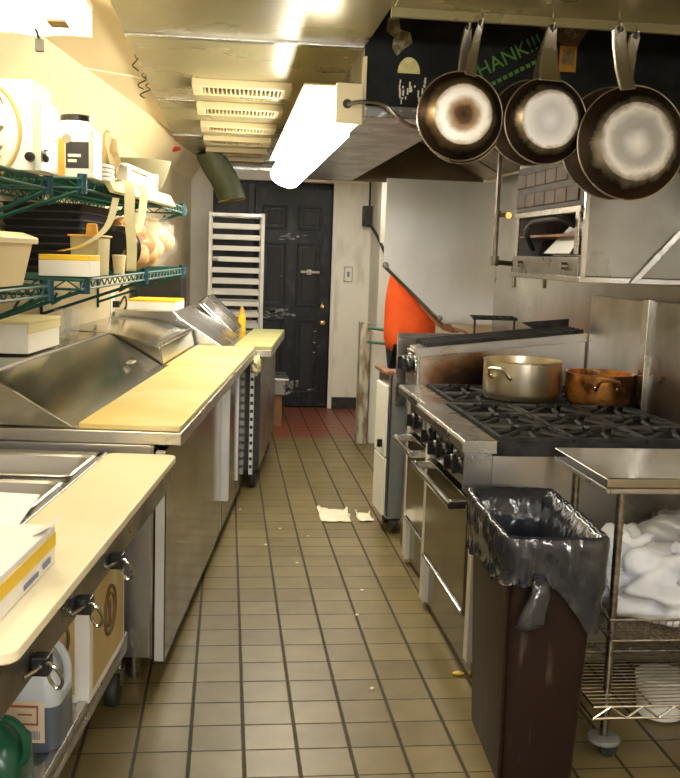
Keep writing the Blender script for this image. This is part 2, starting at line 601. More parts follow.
for cx_, cz_, wx, wz, n_ in ((.47, .90, .17, .05, 26), (.62, .20, .17, .07, 40), (.60, 1.64, .12, .03, 10), (.86, .60, .04, .3, 8), (.45, 1.35, .06, .3, 12)):
    for k in range(n_):
        x_, z_ = cx_ + rnd.gauss(0, wx * .5), cz_ + rnd.gauss(0, wz * .5)
        l_, h_ = .01 + rnd.random() * wx * .35, .003 + rnd.random() * .012
        t_ = rnd.gauss(.1, .25)
        pts_ = [(x_ - l_, z_ - l_ * t_), (x_ - l_ * .3, z_ - h_), (x_ + l_ * .5, z_ - h_ * .6 + l_ * t_ * .4), (x_ + l_, z_ + l_ * t_), (x_ + l_ * .2, z_ + h_), (x_ - l_ * .6, z_ + h_ * .7)]
        x0_ = min(p[0] for p in pts_)
        if x0_ > .27 and max(p[0] for p in pts_) < .97:
            scb.prism(pts_, 'y', 9.5275, 9.5302)
struct('door_scuff', scb, scuff, parent=door)
# narrow panel beside the door
sp_ = B().box(-.135, 9.56, .01, .245, 9.60, 2.12).box(.19, 9.53, .02, .245, 9.56, 2.12)
struct('door_side_panel', sp_, mat('slate_side_panel', (.085, .09, .10), .5, col2=(.04, .042, .05), scale=4))
# light switch plate, black box with lead on the wall
T = Thing('light_switch', 'small white switch plate on the scuffed wall right of the black door', 'switch', (1.155, 9.498, 1.30))
T.part('plate', B().box(1.12, 9.485, 1.235, 1.19, 9.493, 1.365), white_plastic, bevel=.003)
T.part('plate_edge', B().box(1.113, 9.493, 1.227, 1.197, 9.498, 1.373), steel_dark)
T.part('toggle', B().box(1.145, 9.478, 1.275, 1.165, 9.49, 1.325), blue_ink, bevel=.003)
T = Thing('junction_box', 'black box with a hanging black lead on the wall corner past the black door', 'electrical box', (1.33, 9.5, 1.86))
T.part('box', B().box(1.27, 9.42, 1.76, 1.36, 9.498, 1.95), black_matte, bevel=.006)
T.part('cable', B().tube([(1.33, 9.44, 2.2), (1.33, 9.43, 1.95)], .010).tube([(1.34, 9.44, 1.78), (1.35, 9.0, 1.66), (1.38, 8.86, 1.56), (1.43, 8.84, 1.45), (1.50, 8.86, 1.36)], .014), black_matte)

# low worn wall end by the back
T = Thing('wall_post', 'low worn white end post of the half wall near the orange shirt', 'post', (1.09, 7.72, 0))
T.part('post', B().box(1.045, 7.66, 0, 1.125, 7.78, .965), post_worn, bevel=.006)
T.part('panel', B().box(1.135, 7.70, .0, 1.88, 7.76, .90), white_paint, bevel=.004)

# ================================================================== CAMERA
yaw, pitch, roll = .11673, .13308, .03362
cy, sy, cp, sp = math.cos(yaw), math.sin(yaw), math.cos(pitch), math.sin(pitch)
fwd = Vector((sy * cp, cy * cp, -sp))
rt = Vector((cy, -sy, 0))
up = rt.cross(fwd)
r2 = rt * math.cos(roll) + up * math.sin(roll)
u2 = up * math.cos(roll) - rt * math.sin(roll)
cam = bpy.data.cameras.new('camera')
co = bpy.data.objects.new('camera', cam)
COL.objects.link(co)
cam.sensor_fit = 'HORIZONTAL'
cam.sensor_width = 36
cam.lens = 36 * 991.5 / 680
cam.clip_start = .05
M = Matrix((r2, u2, -fwd)).transposed().to_4x4()
M.translation = Vector((0, 0, 1.46995))
co.matrix_world = M
sc.camera = co

# ================================================================== LAMPS
w = bpy.data.worlds.new('world')
sc.world = w
w.use_nodes = True
w.node_tree.nodes['Background'].inputs[0].default_value = (.8, .75, .65, 1)
w.node_tree.nodes['Background'].inputs[1].default_value = .06


def wrap_light(label, x0, x1, y0, y1, z0, z1, lensmat, group=None):
    T = Thing('ceiling_light', label, 'ceiling light', ((x0 + x1) / 2, (y0 + y1) / 2, z1), group)
    T.part('housing', B().box(x0, y0, z1 - .03, x1, y1, z1), fix_mat, bevel=.004)
    for a, c in ((y0, y0 + .02), (y1 - .02, y1)):
        T.part('end_cap', B().box(x0, a, z0 + .005, x1, c, z1 - .03), fix_mat, bevel=.004)
    xm = (x0 + x1) / 2
    pr = []
    for i in range(13):
        f = i / 12
        pr.append((x0 + .012 + (x1 - x0 - .024) * f, z1 - .03 - (z1 - z0 - .03) * min(1, math.sin(pi * f) ** .35)))
    T.part('lens', B().prism(pr, 'y', y0 + .02, y1 - .02), lensmat, smooth=60)
    return T


# top-left lamp over the prep counters (seen at the corner of the picture)
T = wrap_light('glowing cream ceiling light above the left counter, end nearest the shelves', -.86, -.49, 2.55, 3.75, 2.205, 2.328, lens)
T.part('socket', B().box(-.60, 3.45, 2.198, -.54, 3.55, 2.206), brown_ink)
T.part('pull_chain', B().tube([(-.665, 3.55, 2.23), (-.665, 3.68, 2.19), (-.665, 3.70, 2.18)], .006).box(-.678, 3.68, 2.145, -.652, 3.71, 2.185), black_matte)
# tube light along the hood
T = Thing('hood_light', 'blazing white tube light fixed along the black hood edge', 'light', (.46, 5.0, 2.14))
T.part('housing', B().box(.425, 3.98, 1.995, .515, 7.2, 2.135).box(.285, 3.98, 2.125, .43, 7.2, 2.135), fix_mat, bevel=.006)  # top lip added to shade the ceiling from the tube
T.part('end_cap', B().box(.41, 3.955, 1.985, .518, 3.98, 2.14), fix_mat, bevel=.006)
pr = [(.425, 2.12)] + [(.425 - .135 * math.sin(pi * i / 10) ** .6, 2.12 - .19 * i / 10) for i in range(1, 10)] + [(.425, 1.93), (.47, 1.94), (.47, 1.995), (.425, 1.995)]
T.part('tube_cover', B().prism(pr, 'y', 4.0, 7.1), lens_hood, smooth=60)
T.part('knockout', B().cyl((.455, 3.953, 2.06), (.455, 3.957, 2.06), .018), black_matte)
cp_ = [(.455, 3.94, 2.055), (.50, 3.92, 2.065), (.57, 3.93, 2.065), (.61, 3.94, 2.055), (.65, 3.94, 2.02), (.70, 3.95, 1.99), (.76, 3.96, 1.985), (.83, 3.98, 2.0)]


def smooth_path(pts, k=6):
    out = []
    P = [Vector(p) for p in pts]
    for i in range(len(P) - 1):
        p0, p1, p2, p3 = P[max(i - 1, 0)], P[i], P[i + 1], P[min(i + 2, len(P) - 1)]
        for j in range(k):
            t = j / k
            out.append(.5 * ((2 * p1) + (p2 - p0) * t + (2 * p0 - 5 * p1 + 4 * p2 - p3) * t * t + (3 * p1 - p0 - 3 * p2 + p3) * t ** 3))
    out.append(P[-1])
    return out


single('flexible_conduit', 'grey ribbed metal cable from the tube light across the black hood end', 'cable', B().tube(smooth_path(cp_, 8), .008, 8), chrome_old, (.6, 3.95, 2.03))
# unseen lamps added behind the viewer to light the near side
wrap_light('added white ceiling light over the aisle behind the viewer, left of the two', -.55, -.15, .1, 1.3, 2.19, 2.298, lens_added_back)
wrap_light('added white ceiling light over the work side behind the viewer, right of the two', .75, 1.15, -.2, 1.2, 2.19, 2.298, lens_added_back)

T = Thing('flash_fill_light', 'added long white light behind the viewer in place of a camera flash', 'light', (.3, -2.3, 1.8))  # unseen fill added to stand in for a camera flash
T.part('housing', B().box(-.5, -2.3, 1.70, 1.1, -2.26, 1.95), fix_mat, bevel=.004)
T.part('lens', B().box(-.48, -2.26, 1.72, 1.08, -2.22, 1.93), lens_flash_fill, bevel=.01)

wrap_light('added white ceiling light hidden by the hood, brightening the back corner', .95, 1.35, 7.75, 8.75, 2.19, 2.32, lens_added_rear)  # unseen lamp added behind the hood to brighten the back wall

# ceiling registers
def vent(i, y):
    x0, x1 = -.185, .30
    T = Thing('ceiling_vent', VL[i], 'vent', ((x0 + x1) / 2, y, 2.298), 'slotted ceiling vents')
    d = .30
    fb = B().box(x0, y, 2.262, x1, y + .05, 2.298).box(x0, y + d - .05, 2.262, x1, y + d, 2.298)
    fb.box(x0, y + .05, 2.262, x0 + .05, y + d - .05, 2.298).box(x1 - .05, y + .05, 2.262, x1, y + d - .05, 2.298)
    T.part('frame', fb, vent_frame, bevel=.003)
    T.part('cavity', B().box(x0 + .05, y + .05, 2.290, x1 - .05, y + d - .05, 2.298), vent_dark)
    lb = B()
    for k in range(18):
        x = x0 + .06 + k * (x1 - x0 - .12) / 17
        lb.box(x - .003, y + .05, 2.264, x + .003, y + d - .05, 2.290)
    T.part('louvres', lb, vent_frame)


VL = ['slotted cream ceiling vent, nearest of the row and widest in view', 'second slotted cream ceiling vent of the row from the viewer',
      'third slotted cream ceiling vent of the row from the viewer', 'fourth slotted cream ceiling vent of the row from the viewer',
      'fifth slotted cream ceiling vent of the row, near the door', 'slotted cream ceiling vent, last of the row before the door']
for i, y in enumerate((4.98, 5.72, 6.55, 7.35, 8.15, 8.9)):
    vent(i, y)

# hooks and wire on the ceiling edge
hk = B().tube(smooth_path([(0, 0, 0), (.0, .02, -.012), (.012, .0, -.03), (-.012, .03, -.05), (0, .05, -.06), (.012, .03, -.072)]), .0035, 6)
h0 = single('ceiling_hook', 'small dark wire hook on the ceiling panel edge, nearest of the three', 'hook', hk, black_matte, (0, 0, 0), 'dark wire hooks along the ceiling panel edge')
h0.location = (-.415, 4.55, 2.32)
dup(h0, (-.415, 5.05, 2.32), .6, 'small dark wire hook on the ceiling panel edge, middle of the three')
dup(h0, (-.413, 5.35, 2.32), 1.3, 'small dark wire hook on the ceiling panel edge, farthest of the three')
single('ceiling_wire', 'thin pale wire running along the painted ceiling to the hooks', 'wire', B().tube(smooth_path([(-1.05, 4.7, 2.325), (-.9, 4.85, 2.318), (-.65, 5.05, 2.322), (-.42, 5.2, 2.318)]), .004, 6), white_edge, (-.7, 5, 2.32))
T = Thing('ceiling_tag', 'small red and green fitting hanging under the ceiling beyond the shelves', 'fitting', (-.44, 8.0, 2.33))
T.part('stem', B().cyl((-.44, 8.0, 2.33), (-.44, 8.0, 2.27), .012), green_hose)
T.part('shade', B().lathe([(.01, .0), (.06, -.012), (.068, -.03), (.03, -.045), (.001, -.047)], (-.44, 8.0, 2.28), 'z', 20), red_tag)

# ================================================================== LEFT RUN (L frame: x = t towards aisle, y = s away)
# ---- near open prep table
T = Thing('prep_table', 'open stainless prep table nearest the viewer with sunken pans and undershelf', 'table', (-.35, -1.0, 0), None, 'L')
tb = B()
wells = [(-.44, -.13), (-.80, -.49), (-1.16, -.85), (-1.52, -1.21)]
tb.box(-.18, -1.95, .765, .02, -.05, .803)
tb.box(-.82, -1.95, .765, -.76, -.05, .825)
yy = -.05
for a, c in wells:
    tb.box(-.76, c, .80, -.18, yy, .825)
    yy = a
tb.box(-.76, -1.95, .80, -.18, yy, .825)
tb.box(-.20, -1.95, .803, -.172, -.05, .825)
T.part('top', tb, steel, bevel=.004)
T.part('apron', B().box(.005, -1.95, .715, .03, -.05, .80), steel_dark, bevel=.004)
T.part('undershelf', B().box(-.80, -1.95, .205, -.10, -.09, .235).box(-.125, -1.95, .18, -.10, -.09, .245), steel, bevel=.003)
for x, y in ((-.14, -.10), (-.75, -.10), (-.14, -1.88), (-.75, -1.88)):
    lg = T.part('leg', B().box(x - .02, y - .02, .12, x + .02, y + .02, .78), steel, bevel=.003)
    T.part('caster', B().lathe([(.015, -.018), (.05, -.018), (.055, -.01), (.055, .01), (.05, .018), (.015, .018)], (x, y - .01, .056), 'x', 20), black_matte, lg)
    T.part('caster_fork', B().box(x - .03, y - .02, .07, x - .022, y + .02, .13).box(x + .022, y - .02, .07, x + .03, y + .02, .13).box(x - .03, y - .025, .115, x + .03, y + .025, .13), chrome_old, lg)


# sunken pans
def hotel_pan(name, label, t0, t1, s0, s1, ztop, depth, group, m, frame='L'):
    b = B()
    L = [rect_loop(t0 - .012, s0 - .012, t1 + .012, s1 + .012, .03, ztop + .004), rect_loop(t0, s0, t1, s1, .03, ztop + .006),
         rect_loop(t0 + .008, s0 + .008, t1 - .008, s1 - .008, .035, ztop), rect_loop(t0 + .025, s0 + .02, t1 - .025, s1 - .02, .05, ztop - depth)]
    b.loft(L, cap=(False, True))
    o = single(name, label, 'pan', b, m, ((t0 + t1) / 2, (s0 + s1) / 2, ztop - depth), group, frame)
    md = o.modifiers.new('thick', 'SOLIDIFY')
    md.thickness = .0015
    return o


pl_ = ['empty steel pan sunk in the near prep table, farthest from the viewer', 'empty steel pan sunk in the near prep table, second from the far end',
       'empty steel pan sunk in the near prep table, behind the yellow striped box', 'empty steel pan sunk in the near prep table, nearest the viewer']
pan_in = mat('pan_satin_steel', (.60, .585, .56), .38, .85)
for (a, c), l in zip(wells, pl_):
    hotel_pan('steam_table_pan', l, -.745, -.20, a + .012, c - .012, .826, .095, 'steel pans sunk in the near prep table', pan_in)

b = B().loft([rect_loop(-.17, -1.66, .05, -.06, .03, .803), rect_loop(-.17, -1.66, .05, -.06, .03, .825)])
single('cutting_board', 'cream cutting board along the front of the near prep table', 'cutting board', b, cream_board, (-.06, -.86, .803), None, 'L', bevel=.004)

# clips under the board
def clip(s, label):
    T = Thing('rail_clip', label, 'clip', (.04, s, .745), 'black clips on the near table apron', 'L')
    T.part('body', B().box(.030, s - .016, .722, .062, s + .016, .758), black_gloss, bevel=.004)
    T.part('loop', B().tube(smooth_path([(.055, s - .012, .75), (.075, s - .016, .74), (.082, s, .712), (.072, s + .012, .69), (.058, s + .01, .705), (.055, s, .73)]), .0035, 6), chrome)
    T.part('pin', B().cyl((.03, s - .055, .738), (.05, s - .01, .741), .004), chrome)


clip(-.90, 'black clip with wire loop on the near table edge, farthest of three')
clip(-1.20, 'black clip with wire loop on the near table edge, middle of three')
clip(-1.50, 'black clip with wire loop on the near table edge, nearest the viewer')

# box on the near board
T = Thing('carton', 'open white carton with yellow stripes lying on the near cutting board', 'box', (-.13, -1.38, .825), None, 'L')
cx = B()
cx.box(-.245, -1.62, .826, -.03, -1.21, .905)
bx = T.part('box', cx, white_card, bevel=.003)
T.part('stripe', B().box(-.03, -1.62, .862, -.0285, -1.21, .890).box(-.245, -1.2105, .862, -.03, -1.2085, .890), yellow_ink)
T.part('flap', B().loft([[(-.22, -1.23, .905), (-.10, -1.23, .905), (-.10, -1.228, .907), (-.22, -1.228, .907)], [(-.19, -1.16, .955), (-.085, -1.13, .945), (-.085, -1.128, .947), (-.19, -1.158, .957)]]).loft([[(-.05, -1.3, .905), (-.05, -1.22, .905), (-.048, -1.22, .907), (-.048, -1.3, .907)], [(-.005, -1.29, .93), (-.01, -1.215, .935), (-.008, -1.215, .937), (-.003, -1.29, .932)]]), white_card)
T.o.location += LV * .012 + LU * .02
T.part('print', B().box(-.0285, -1.30, .838, -.0278, -1.25, .850).box(-.0285, -1.42, .836, -.0278, -1.33, .846), blue_ink)

# ---- under the near table: carton + jugs
T = Thing('printed_carton', 'tan printed carton with white edges under the near prep table', 'box', (-.30, -.42, .236), None, 'L')
T.part('box', B().box(-.50, -.60, .236, -.095, -.16, .60), white_card, bevel=.003)
T.part('side_print', B().box(-.0955, -.565, .262, -.094, -.18, .585).box(-.47, -.6015, .262, -.135, -.60, .585), tan_card)
ring = []
for k in range(24):
    a = 2 * pi * k / 24
    ring.append((-.093, -.37 + .07 * math.cos(a), .42 + .07 * math.sin(a)))
T.part('round_emblem', B().tube(ring, .006, 6, True).tube([(p[0], -.37 + (p[1] + .37) * .7, .42 + (p[2] - .42) * .7) for p in ring], .004, 6, True).box(-.094, -.385, .375, -.0925, -.355, .45), brown_ink)
T.part('sticker', B().box(-.0935, -.33, .47, -.0925, -.28, .53), mat('pale_green_sticker', (.55, .62, .3), .5))
text_part(T, 'lettering', 'CH', .06, brown_ink, (-.20, -.602, .53), (pi / 2, 0, 0))
arc = [(-.25 + .10 * math.cos(a), -.602, .42 + .10 * math.sin(a)) for a in [pi * k / 12 - .6 for k in range(14)]]
T.part('round_print', B().tube(arc, .005, 6), brown_ink)


def jug(label, t, s, m, liquid, labelled):
    T = Thing('plastic_jug', label, 'jug', (t, s, .236), None, 'L')
    prof = [(.0, .072, .028), (.015, .078, .03), (.12, .078, .03)] if liquid else [(.0, .072, .028), (.015, .078, .03), (.12, .078, .03), (.185, .076, .04), (.215, .06, .05), (.245, .03, .029), (.27, .022, .021)]
    body = B().loft([rect_loop(t - w_, s - w_, t + w_, s + w_, r_, .236 + z_, 5) for z_, w_, r_ in prof])
    if liquid:
        o = T.part('body', body, jug_liquid, label='slate blue liquid in the lower half', subsurf=0)
        prof2 = [(.12, .078, .03), (.185, .076, .04), (.215, .06, .05), (.245, .03, .029), (.27, .022, .021)]
        T.part('shoulder', B().loft([rect_loop(t - w_, s - w_, t + w_, s + w_, r_, .236 + z_, 5) for z_, w_, r_ in prof2]), m, label='milky empty upper half')
    else:
        T.part('body', body, m)
    T.part('handle', B().tube(smooth_path([(t + .018, s - .01, .236 + .265), (t + .055, s - .02, .236 + .262), (t + .083, s - .03, .236 + .23), (t + .088, s - .03, .236 + .18), (t + .074, s - .03, .236 + .15)]), .011, 8), m)
    T.part('cap', B().lathe([(.024, 0), (.026, .004), (.026, .026), (.022, .03)], (t, s, .236 + .268), 'z', 20), black_gloss if not liquid else white_plastic)
    if labelled:
        lb = T.part('sticker', B().box(t - .062, s - .0800, .236 + .03, t + .045, s - .0785, .236 + .135), label_cream)
        T.part('sticker_print', B().box(t - .04, s - .0808, .236 + .12, t + .03, s - .0802, .236 + .126).box(t - .04, s - .0808, .236 + .075, t + .03, s - .0802, .236 + .08).box(t + .026, s - .0808, .236 + .075, t + .03, s - .0802, .236 + .126).box(t - .02, s - .0808, .236 + .1, t + .015, s - .0802, .236 + .104), red_ink, lb)
        cb_ = B()
        for k in range(9):
            cb_.box(t + .0 + k * .004, s - .0808, .236 + .038, t + .002 + k * .004, s - .0802, .236 + .06)
        T.part('bar_print', cb_, blue_ink, lb)
    return T


jug('milky jug half full of slate blue liquid on the undershelf', -.180, -.80, jug_clear, True, True)
jug('dark green jug on the undershelf nearest the viewer', -.185, -1.11, jug_green, False, False).o.scale = (1, 1, .80)

# ---- middle prep refrigerator
T = Thing('prep_refrigerator', 'long stainless prep refrigerator in the middle of the left counter run', 'refrigerator', (-.4, 1.4, 0), None, 'L')
T.part('body', B().box(-.82, .0, .115, -.045, 2.86, .84), steel_v, bevel=.004)
T.part('corner_post', B().box(-.045, .0, .115, -.036, .05, .84), steel_bright)
for a, c in ((.006, 1.575), (1.625, 2.29), (2.305, 2.85)):
    d = T.part('door', B().box(-.032, a, .10, .004, c, .825), steel_door, bevel=.006)
    T.part('door_edge', B().box(-.029, a - .0025, .105, .001, a + .001, .82), satin_steel, d)
    T.part('gasket', B().box(-.044, a + .015, .12, -.032, c - .015, .81), black_matte, d)
T.part('door_pull', B().box(0, 1.58, .26, .038, 1.587, .815).box(0.004, 1.587, .26, .012, 1.62, .815).box(.032, 1.587, .26, .038, 1.62, .815), satin_steel, bevel=.002)
T.part('door_pull', B().box(0, 2.293, .20, .014, 2.301, .80), satin_steel)
T.part('top_rail', B().box(-.82, .0, .84, .055, 2.86, .884), steel, bevel=.005)
l1 = T.part('lid', B().prism([(-.29, .885), (-.575, 1.05), (-.60, 1.055), (-.82, 1.055), (-.82, .885)], 'y', .02, 1.74), steel_lid, bevel=.006)
T.part('lid_handle', B().box(-.40, 1.28, .957, -.37, 1.36, .966), steel_bright, l1, bevel=.003)
T.part('lid_edge', B().tube([(-.29, .02, .889), (-.29, 1.74, .889)], .006, 8).tube([(-.585, .02, 1.056), (-.585, 1.74, 1.056)], .006, 8), steel_bright, l1)
l2 = T.part('lid', B().prism([(-.315, .885), (-.335, .985), (-.35, .995), (-.57, 1.05), (-.82, 1.065), (-.82, .885)], 'y', 1.78, 2.85), steel_lid, bevel=.006)
T.part('lid_edge', B().tube([(-.34, 1.785, .998), (-.34, 2.845, .998)], .012, 8), steel_dark, l2)
for y in (.12, 2.75):
    for x in (-.12, -.7):
        T.part('foot', B().cyl((x, y, 0), (x, y, .115), .02, .025, 14), chrome_old)
b = B().loft([rect_loop(-.285, .012, .050, 1.745, .012, .885), rect_loop(-.285, .012, .050, 1.745, .012, .905)])
single('cutting_board', 'long yellowed cutting board in front of the sloped steel lid', 'cutting board', b, yellow_board, (-.12, .9, .885), None, 'L', bevel=.004)
b = B().loft([rect_loop(-.305, 1.757, .050, 2.85, .012, .885), rect_loop(-.305, 1.757, .050, 2.85, .012, .905)])
single('cutting_board', 'shorter yellowed cutting board past the long one, before the green board', 'cutting board', b, yellow_board, (-.12, 2.3, .885), None, 'L', bevel=.004)
# bits hanging at the fridge front edge
single('hand_towel', 'small pale towel scrap tucked at the far end of the fridge top', 'towel', B().blob((.065, 2.80, .80), (.03, .05, .06), 3, .5, 5, 2), ribbon, (.065, 2.8, .74), None, 'L')

# ---- far prep unit with green board
T = Thing('prep_refrigerator', 'far stainless prep unit with slotted front edge under the green board', 'refrigerator', (-.3, 3.6, 0), None, 'L')
T.part('body', B().box(-.82, 2.92, .13, .085, 4.34, .84), steel_dark, bevel=.004)
T.part('top_rail', B().box(-.82, 2.90, .84, .15, 4.36, .882), steel_bright, bevel=.004)
T.part('end_panel', B().box(-.05, 2.908, .13, .084, 2.92, .84), black_matte)  # black sheet puts the shade of the gap here into colour
T.part('slotted_strip', B().box(.022, 2.90, .10, .046, 2.908, .80), satin_steel)
sl_ = B()
for k in range(13):
    sl_.box(.025, 2.8985, .14 + k * .05, .043, 2.9005, .160 + k * .05)
T.part('slots', sl_, black_matte)
T.part('lid', B().prism([(-.14, .883), (-.42, 1.06), (-.46, 1.10), (-.82, 1.10), (-.82, .883)], 'y', 2.93, 3.85), steel_bright, bevel=.006)
for y in (3.0, 4.25):
    for x in (.04, -.75):
        T.part('caster', B().lathe([(.015, -.018), (.058, -.018), (.064, -.01), (.064, .01), (.058, .018), (.015, .018)], (x, y, .065), 'x', 18), black_matte)
        T.part('caster_plate', B().box(x - .03, y - .03, .118, x + .03, y + .03, .13), chrome_old)
b = B().loft([rect_loop(-.085, 2.91, .15, 4.34, .01, .883), rect_loop(-.085, 2.91, .15, 4.34, .01, .905)])
single('cutting_board', 'greenish cutting board on the far prep unit near the black door', 'cutting board', b, green_board, (.03, 3.6, .883), None, 'L', bevel=.004)


# tilted steel pans beyond the far lid
def tilted_pan(s, label):
    b = B()
    L = [rect_loop(-.17, -.09, .17, .09, .025, .0), rect_loop(-.16, -.08, .16, .08, .02, .0), rect_loop(-.14, -.065, .14, .065, .02, -.10)]
    b.loft(L, cap=(False, True))
    o = single('steel_insert_pan', label, 'pan', b, steel_bright, (0, 0, 0), 'tilted steel pans on the far prep unit', 'L')
    o.location = LT(-.30, s, 1.02)
    o.rotation_euler = (.35, .75, -ANG)
    md = o.modifiers.new('thick', 'SOLIDIFY')
    md.thickness = .002


tilted_pan(3.96, 'tilted steel pan on the far prep unit, first after the lid')
tilted_pan(4.12, 'tilted steel pan on the far prep unit, middle of three')
tilted_pan(4.28, 'tilted steel pan on the far prep unit, last beside the yellow bottle')
T = Thing('squeeze_bottle', 'small yellow squeeze bottle at the end of the far prep unit', 'bottle', (-.17, 4.28, .884), None, 'L')
T.part('body', B().lathe([(.028, 0), (.03, .01), (.03, .11), (.02, .135)], (-.17, 4.28, .884), 'z', 18), yellow_ink)
T.part('nozzle', B().lathe([(.022, .135), (.02, .15), (.006, .19)], (-.17, 4.28, .884), 'z', 14), orange_ink)
T = Thing('film_box', 'cream box with yellow top on the far prep lid under the shelf end', 'box', (-.62, 3.2, 1.10), None, 'L')
T.part('box', B().box(-.76, 3.0, 1.101, -.46, 3.35, 1.15), white_card, bevel=.003)
T.part('top_print', B().box(-.76, 3.0, 1.15, -.46, 3.35, 1.164), yellow_ink, bevel=.003)
single('black_crate', 'black crate on the far prep unit under the end of the lower shelf', 'crate', B().box(-.80, 3.45, 1.101, -.50, 3.62, 1.30).box(-.80, 3.64, 1.101, -.52, 3.82, 1.31), black_tray, (-.65, 3.6, 1.10), None, 'L', bevel=.006)

# carton and cups on the ridge of the middle lid
T = Thing('paper_carton', 'low white carton lying on the flat ridge of the sloped steel lid', 'box', (-.72, .75, 1.056), None, 'L')
T.part('box', B().box(-.83, .56, 1.063, -.615, .98, 1.175), white_card, bevel=.004)
T.part('wrapping', B().box(-.835, .55, 1.175, -.61, .985, 1.187).box(-.617, .55, 1.14, -.611, .985, 1.175), ribbon, bevel=.004)
for k, (s_, l) in enumerate(((1.42, 'clear plastic cup on the lid ridge behind the white carton'), (1.57, 'clear plastic cup on the lid ridge by the wall outlet cable'))):
    single('plastic_cup', l, 'cup', B().loft([[( -.72 + r_ * math.cos(2 * pi * i / 20), s_ + r_ * math.sin(2 * pi * i / 20), 1.056 + z_) for i in range(20)] for r_, z_ in ((.03, .002), (.045, .13), (.042, .13), (.028, .006))]), film, (-.72, s_, 1.056), 'clear cups on the lid ridge', 'L')
# outlet with cord
T = Thing('wall_outlet', 'pale wall outlet with a black cord under the lower green shelf', 'outlet', (-.849, 3.0, 1.12), None, 'L')
T.part('plate', B().box(-.849, 2.93, 1.06, -.842, 3.03, 1.20), white_plastic, bevel=.003)
T.part('plug', B().box(-.842, 2.96, 1.11, -.80, 3.0, 1.15), black_gloss, bevel=.004)
T.part('cord', B().tube(smooth_path([(-.80, 2.98, 1.13), (-.77, 2.98, 1.18), (-.77, 3.02, 1.12), (-.80, 3.03, 1.08)]), .006, 6), black_matte)

# ---- green wire shelves
def wire_shelf(label, s0, s1, t0, t1, z, z2, posts):
    T = Thing('wire_shelf', label, 'shelf', (t0, (s0 + s1) / 2, z), 'green wire wall shelves', 'L')

    def zz(s):
        return z + (z2 - z) * (s - s0) / (s1 - s0)
    for nm, t in (('front_rail', t1), ('back_rail', t0)):
        fb = B()
        for dz in (0, -.032):
            fb.tube([(t, s0, zz(s0) + dz), (t, s1, zz(s1) + dz)], .0055, 6)
        k = int((s1 - s0) / .045)
        pts = []
        for i in range(k + 1):
            s = s0 + (s1 - s0) * i / k
            pts.append((t, s, zz(s) - (.0 if i % 2 else .032)))
        fb.tube(pts, .0032, 5)
        T.part(nm, fb, green_wire)
    for s in (s0, s1):
        fb = B()
        for dz in (0, -.032):
            fb.tube([(t0, s, zz(s) + dz), (t1, s, zz(s) + dz)], .0055, 6)
        k = 10
        fb.tube([(t0 + (t1 - t0) * i / k, s, zz(s) - (.0 if i % 2 else .032)) for i in range(k + 1)], .0032, 5)
        T.part('end_rail', fb, green_wire)
    gb = B()
    k = int((s1 - s0) / .026)
    for i in range(1, k):
        s = s0 + (s1 - s0) * i / k
        gb.tube([(t0, s, zz(s) + .004), (t1, s, zz(s) + .004)], .0025, 5)
    for f in (.33, .66):
        t = t0 + (t1 - t0) * f
        gb.tube([(t, s0, zz(s0) - .004), (t, s1, zz(s1) - .004)], .004, 5)
    T.part('wire_deck', gb, green_wire)
    for s in posts:
        T.part('collar', B().cyl((t1, s, zz(s) - .05), (t1, s, zz(s) + .02), .018, .018, 12), blue_collar)
        bb = B().tube([(t1 - .01, s, zz(s) - .04), (-.848, s, zz(s) - .21)], .008, 6).tube([(-.846, s, zz(s) - .24), (-.846, s, zz(s) + .02)], .009, 6)
        bb.tube(smooth_path([(t1 - .05, s, zz(s) - .045), (t1 - .12, s, zz(s) - .09), (t1 - .10, s, zz(s) - .05)]), .005, 6)
        T.part('bracket', bb, green_wire)
    return T


wire_shelf('upper green wire shelf section nearest the viewer, under the white carton', -1.2, .30, -.84, -.45, 1.695, 1.695, (-.6, .26))
wire_shelf('upper green wire shelf section farther along, holding the white jar', .33, 2.75, -.84, -.36, 1.705, 1.72, (.36, 1.5, 2.6))
wire_shelf('lower green wire shelf section nearest the viewer, under the cream tub', -1.2, .30, -.84, -.45, 1.335, 1.335, (-.6, .26))
wire_shelf('lower green wire shelf section farther along, holding the bags of rolls', .33, 2.75, -.84, -.36, 1.355, 1.37, (.40, 1.5, 2.6))

# ---- on the upper shelf
Z = 1.704
T = Thing('printed_carton', 'tall white carton with a tan printed arc on the upper shelf', 'box', (-.62, .0, Z), None, 'L')
T.part('box', B().box(-.83, .0, Z, -.42, .20, Z + .275), white_card, bevel=.003)
arc = [(-.605 + .145 * math.cos(a), -.0015, Z + .12 + .16 * math.sin(a)) for a in [-1.2 + 2.6 * k / 20 for k in range(21)]]
T.part('arc_print', B().tube(arc, .007, 6), mat('tan_print', (.50, .38, .16), .6))
text_part(T, 'lettering', 'A', .05, brown_ink, (-.527, -.0015, Z + .215), (pi / 2, 0, 0))
T.part('corner_sleeve', B().box(-.42, .0, Z, -.395, .19, Z + .22), mat('pale_blue_film', (.50, .56, .50), .3), bevel=.003)
T = Thing('clamp_knob', 'small black clamp knob on the white carton corner, upper shelf', 'knob', (-.415, -.02, Z + .05), None, 'L')
T.part('knob', B().lathe([(.001, -.03), (.014, -.028), (.016, -.014), (.008, -.002)], (-.425, -.002, Z + .04), 'y', 16), black_gloss)
T.part('grip', B().lathe([(.008, 0), (.020, .004), (.020, .014), (.008, .018)], (-.395, .02, Z + .047), 'x', 16), black_gloss)
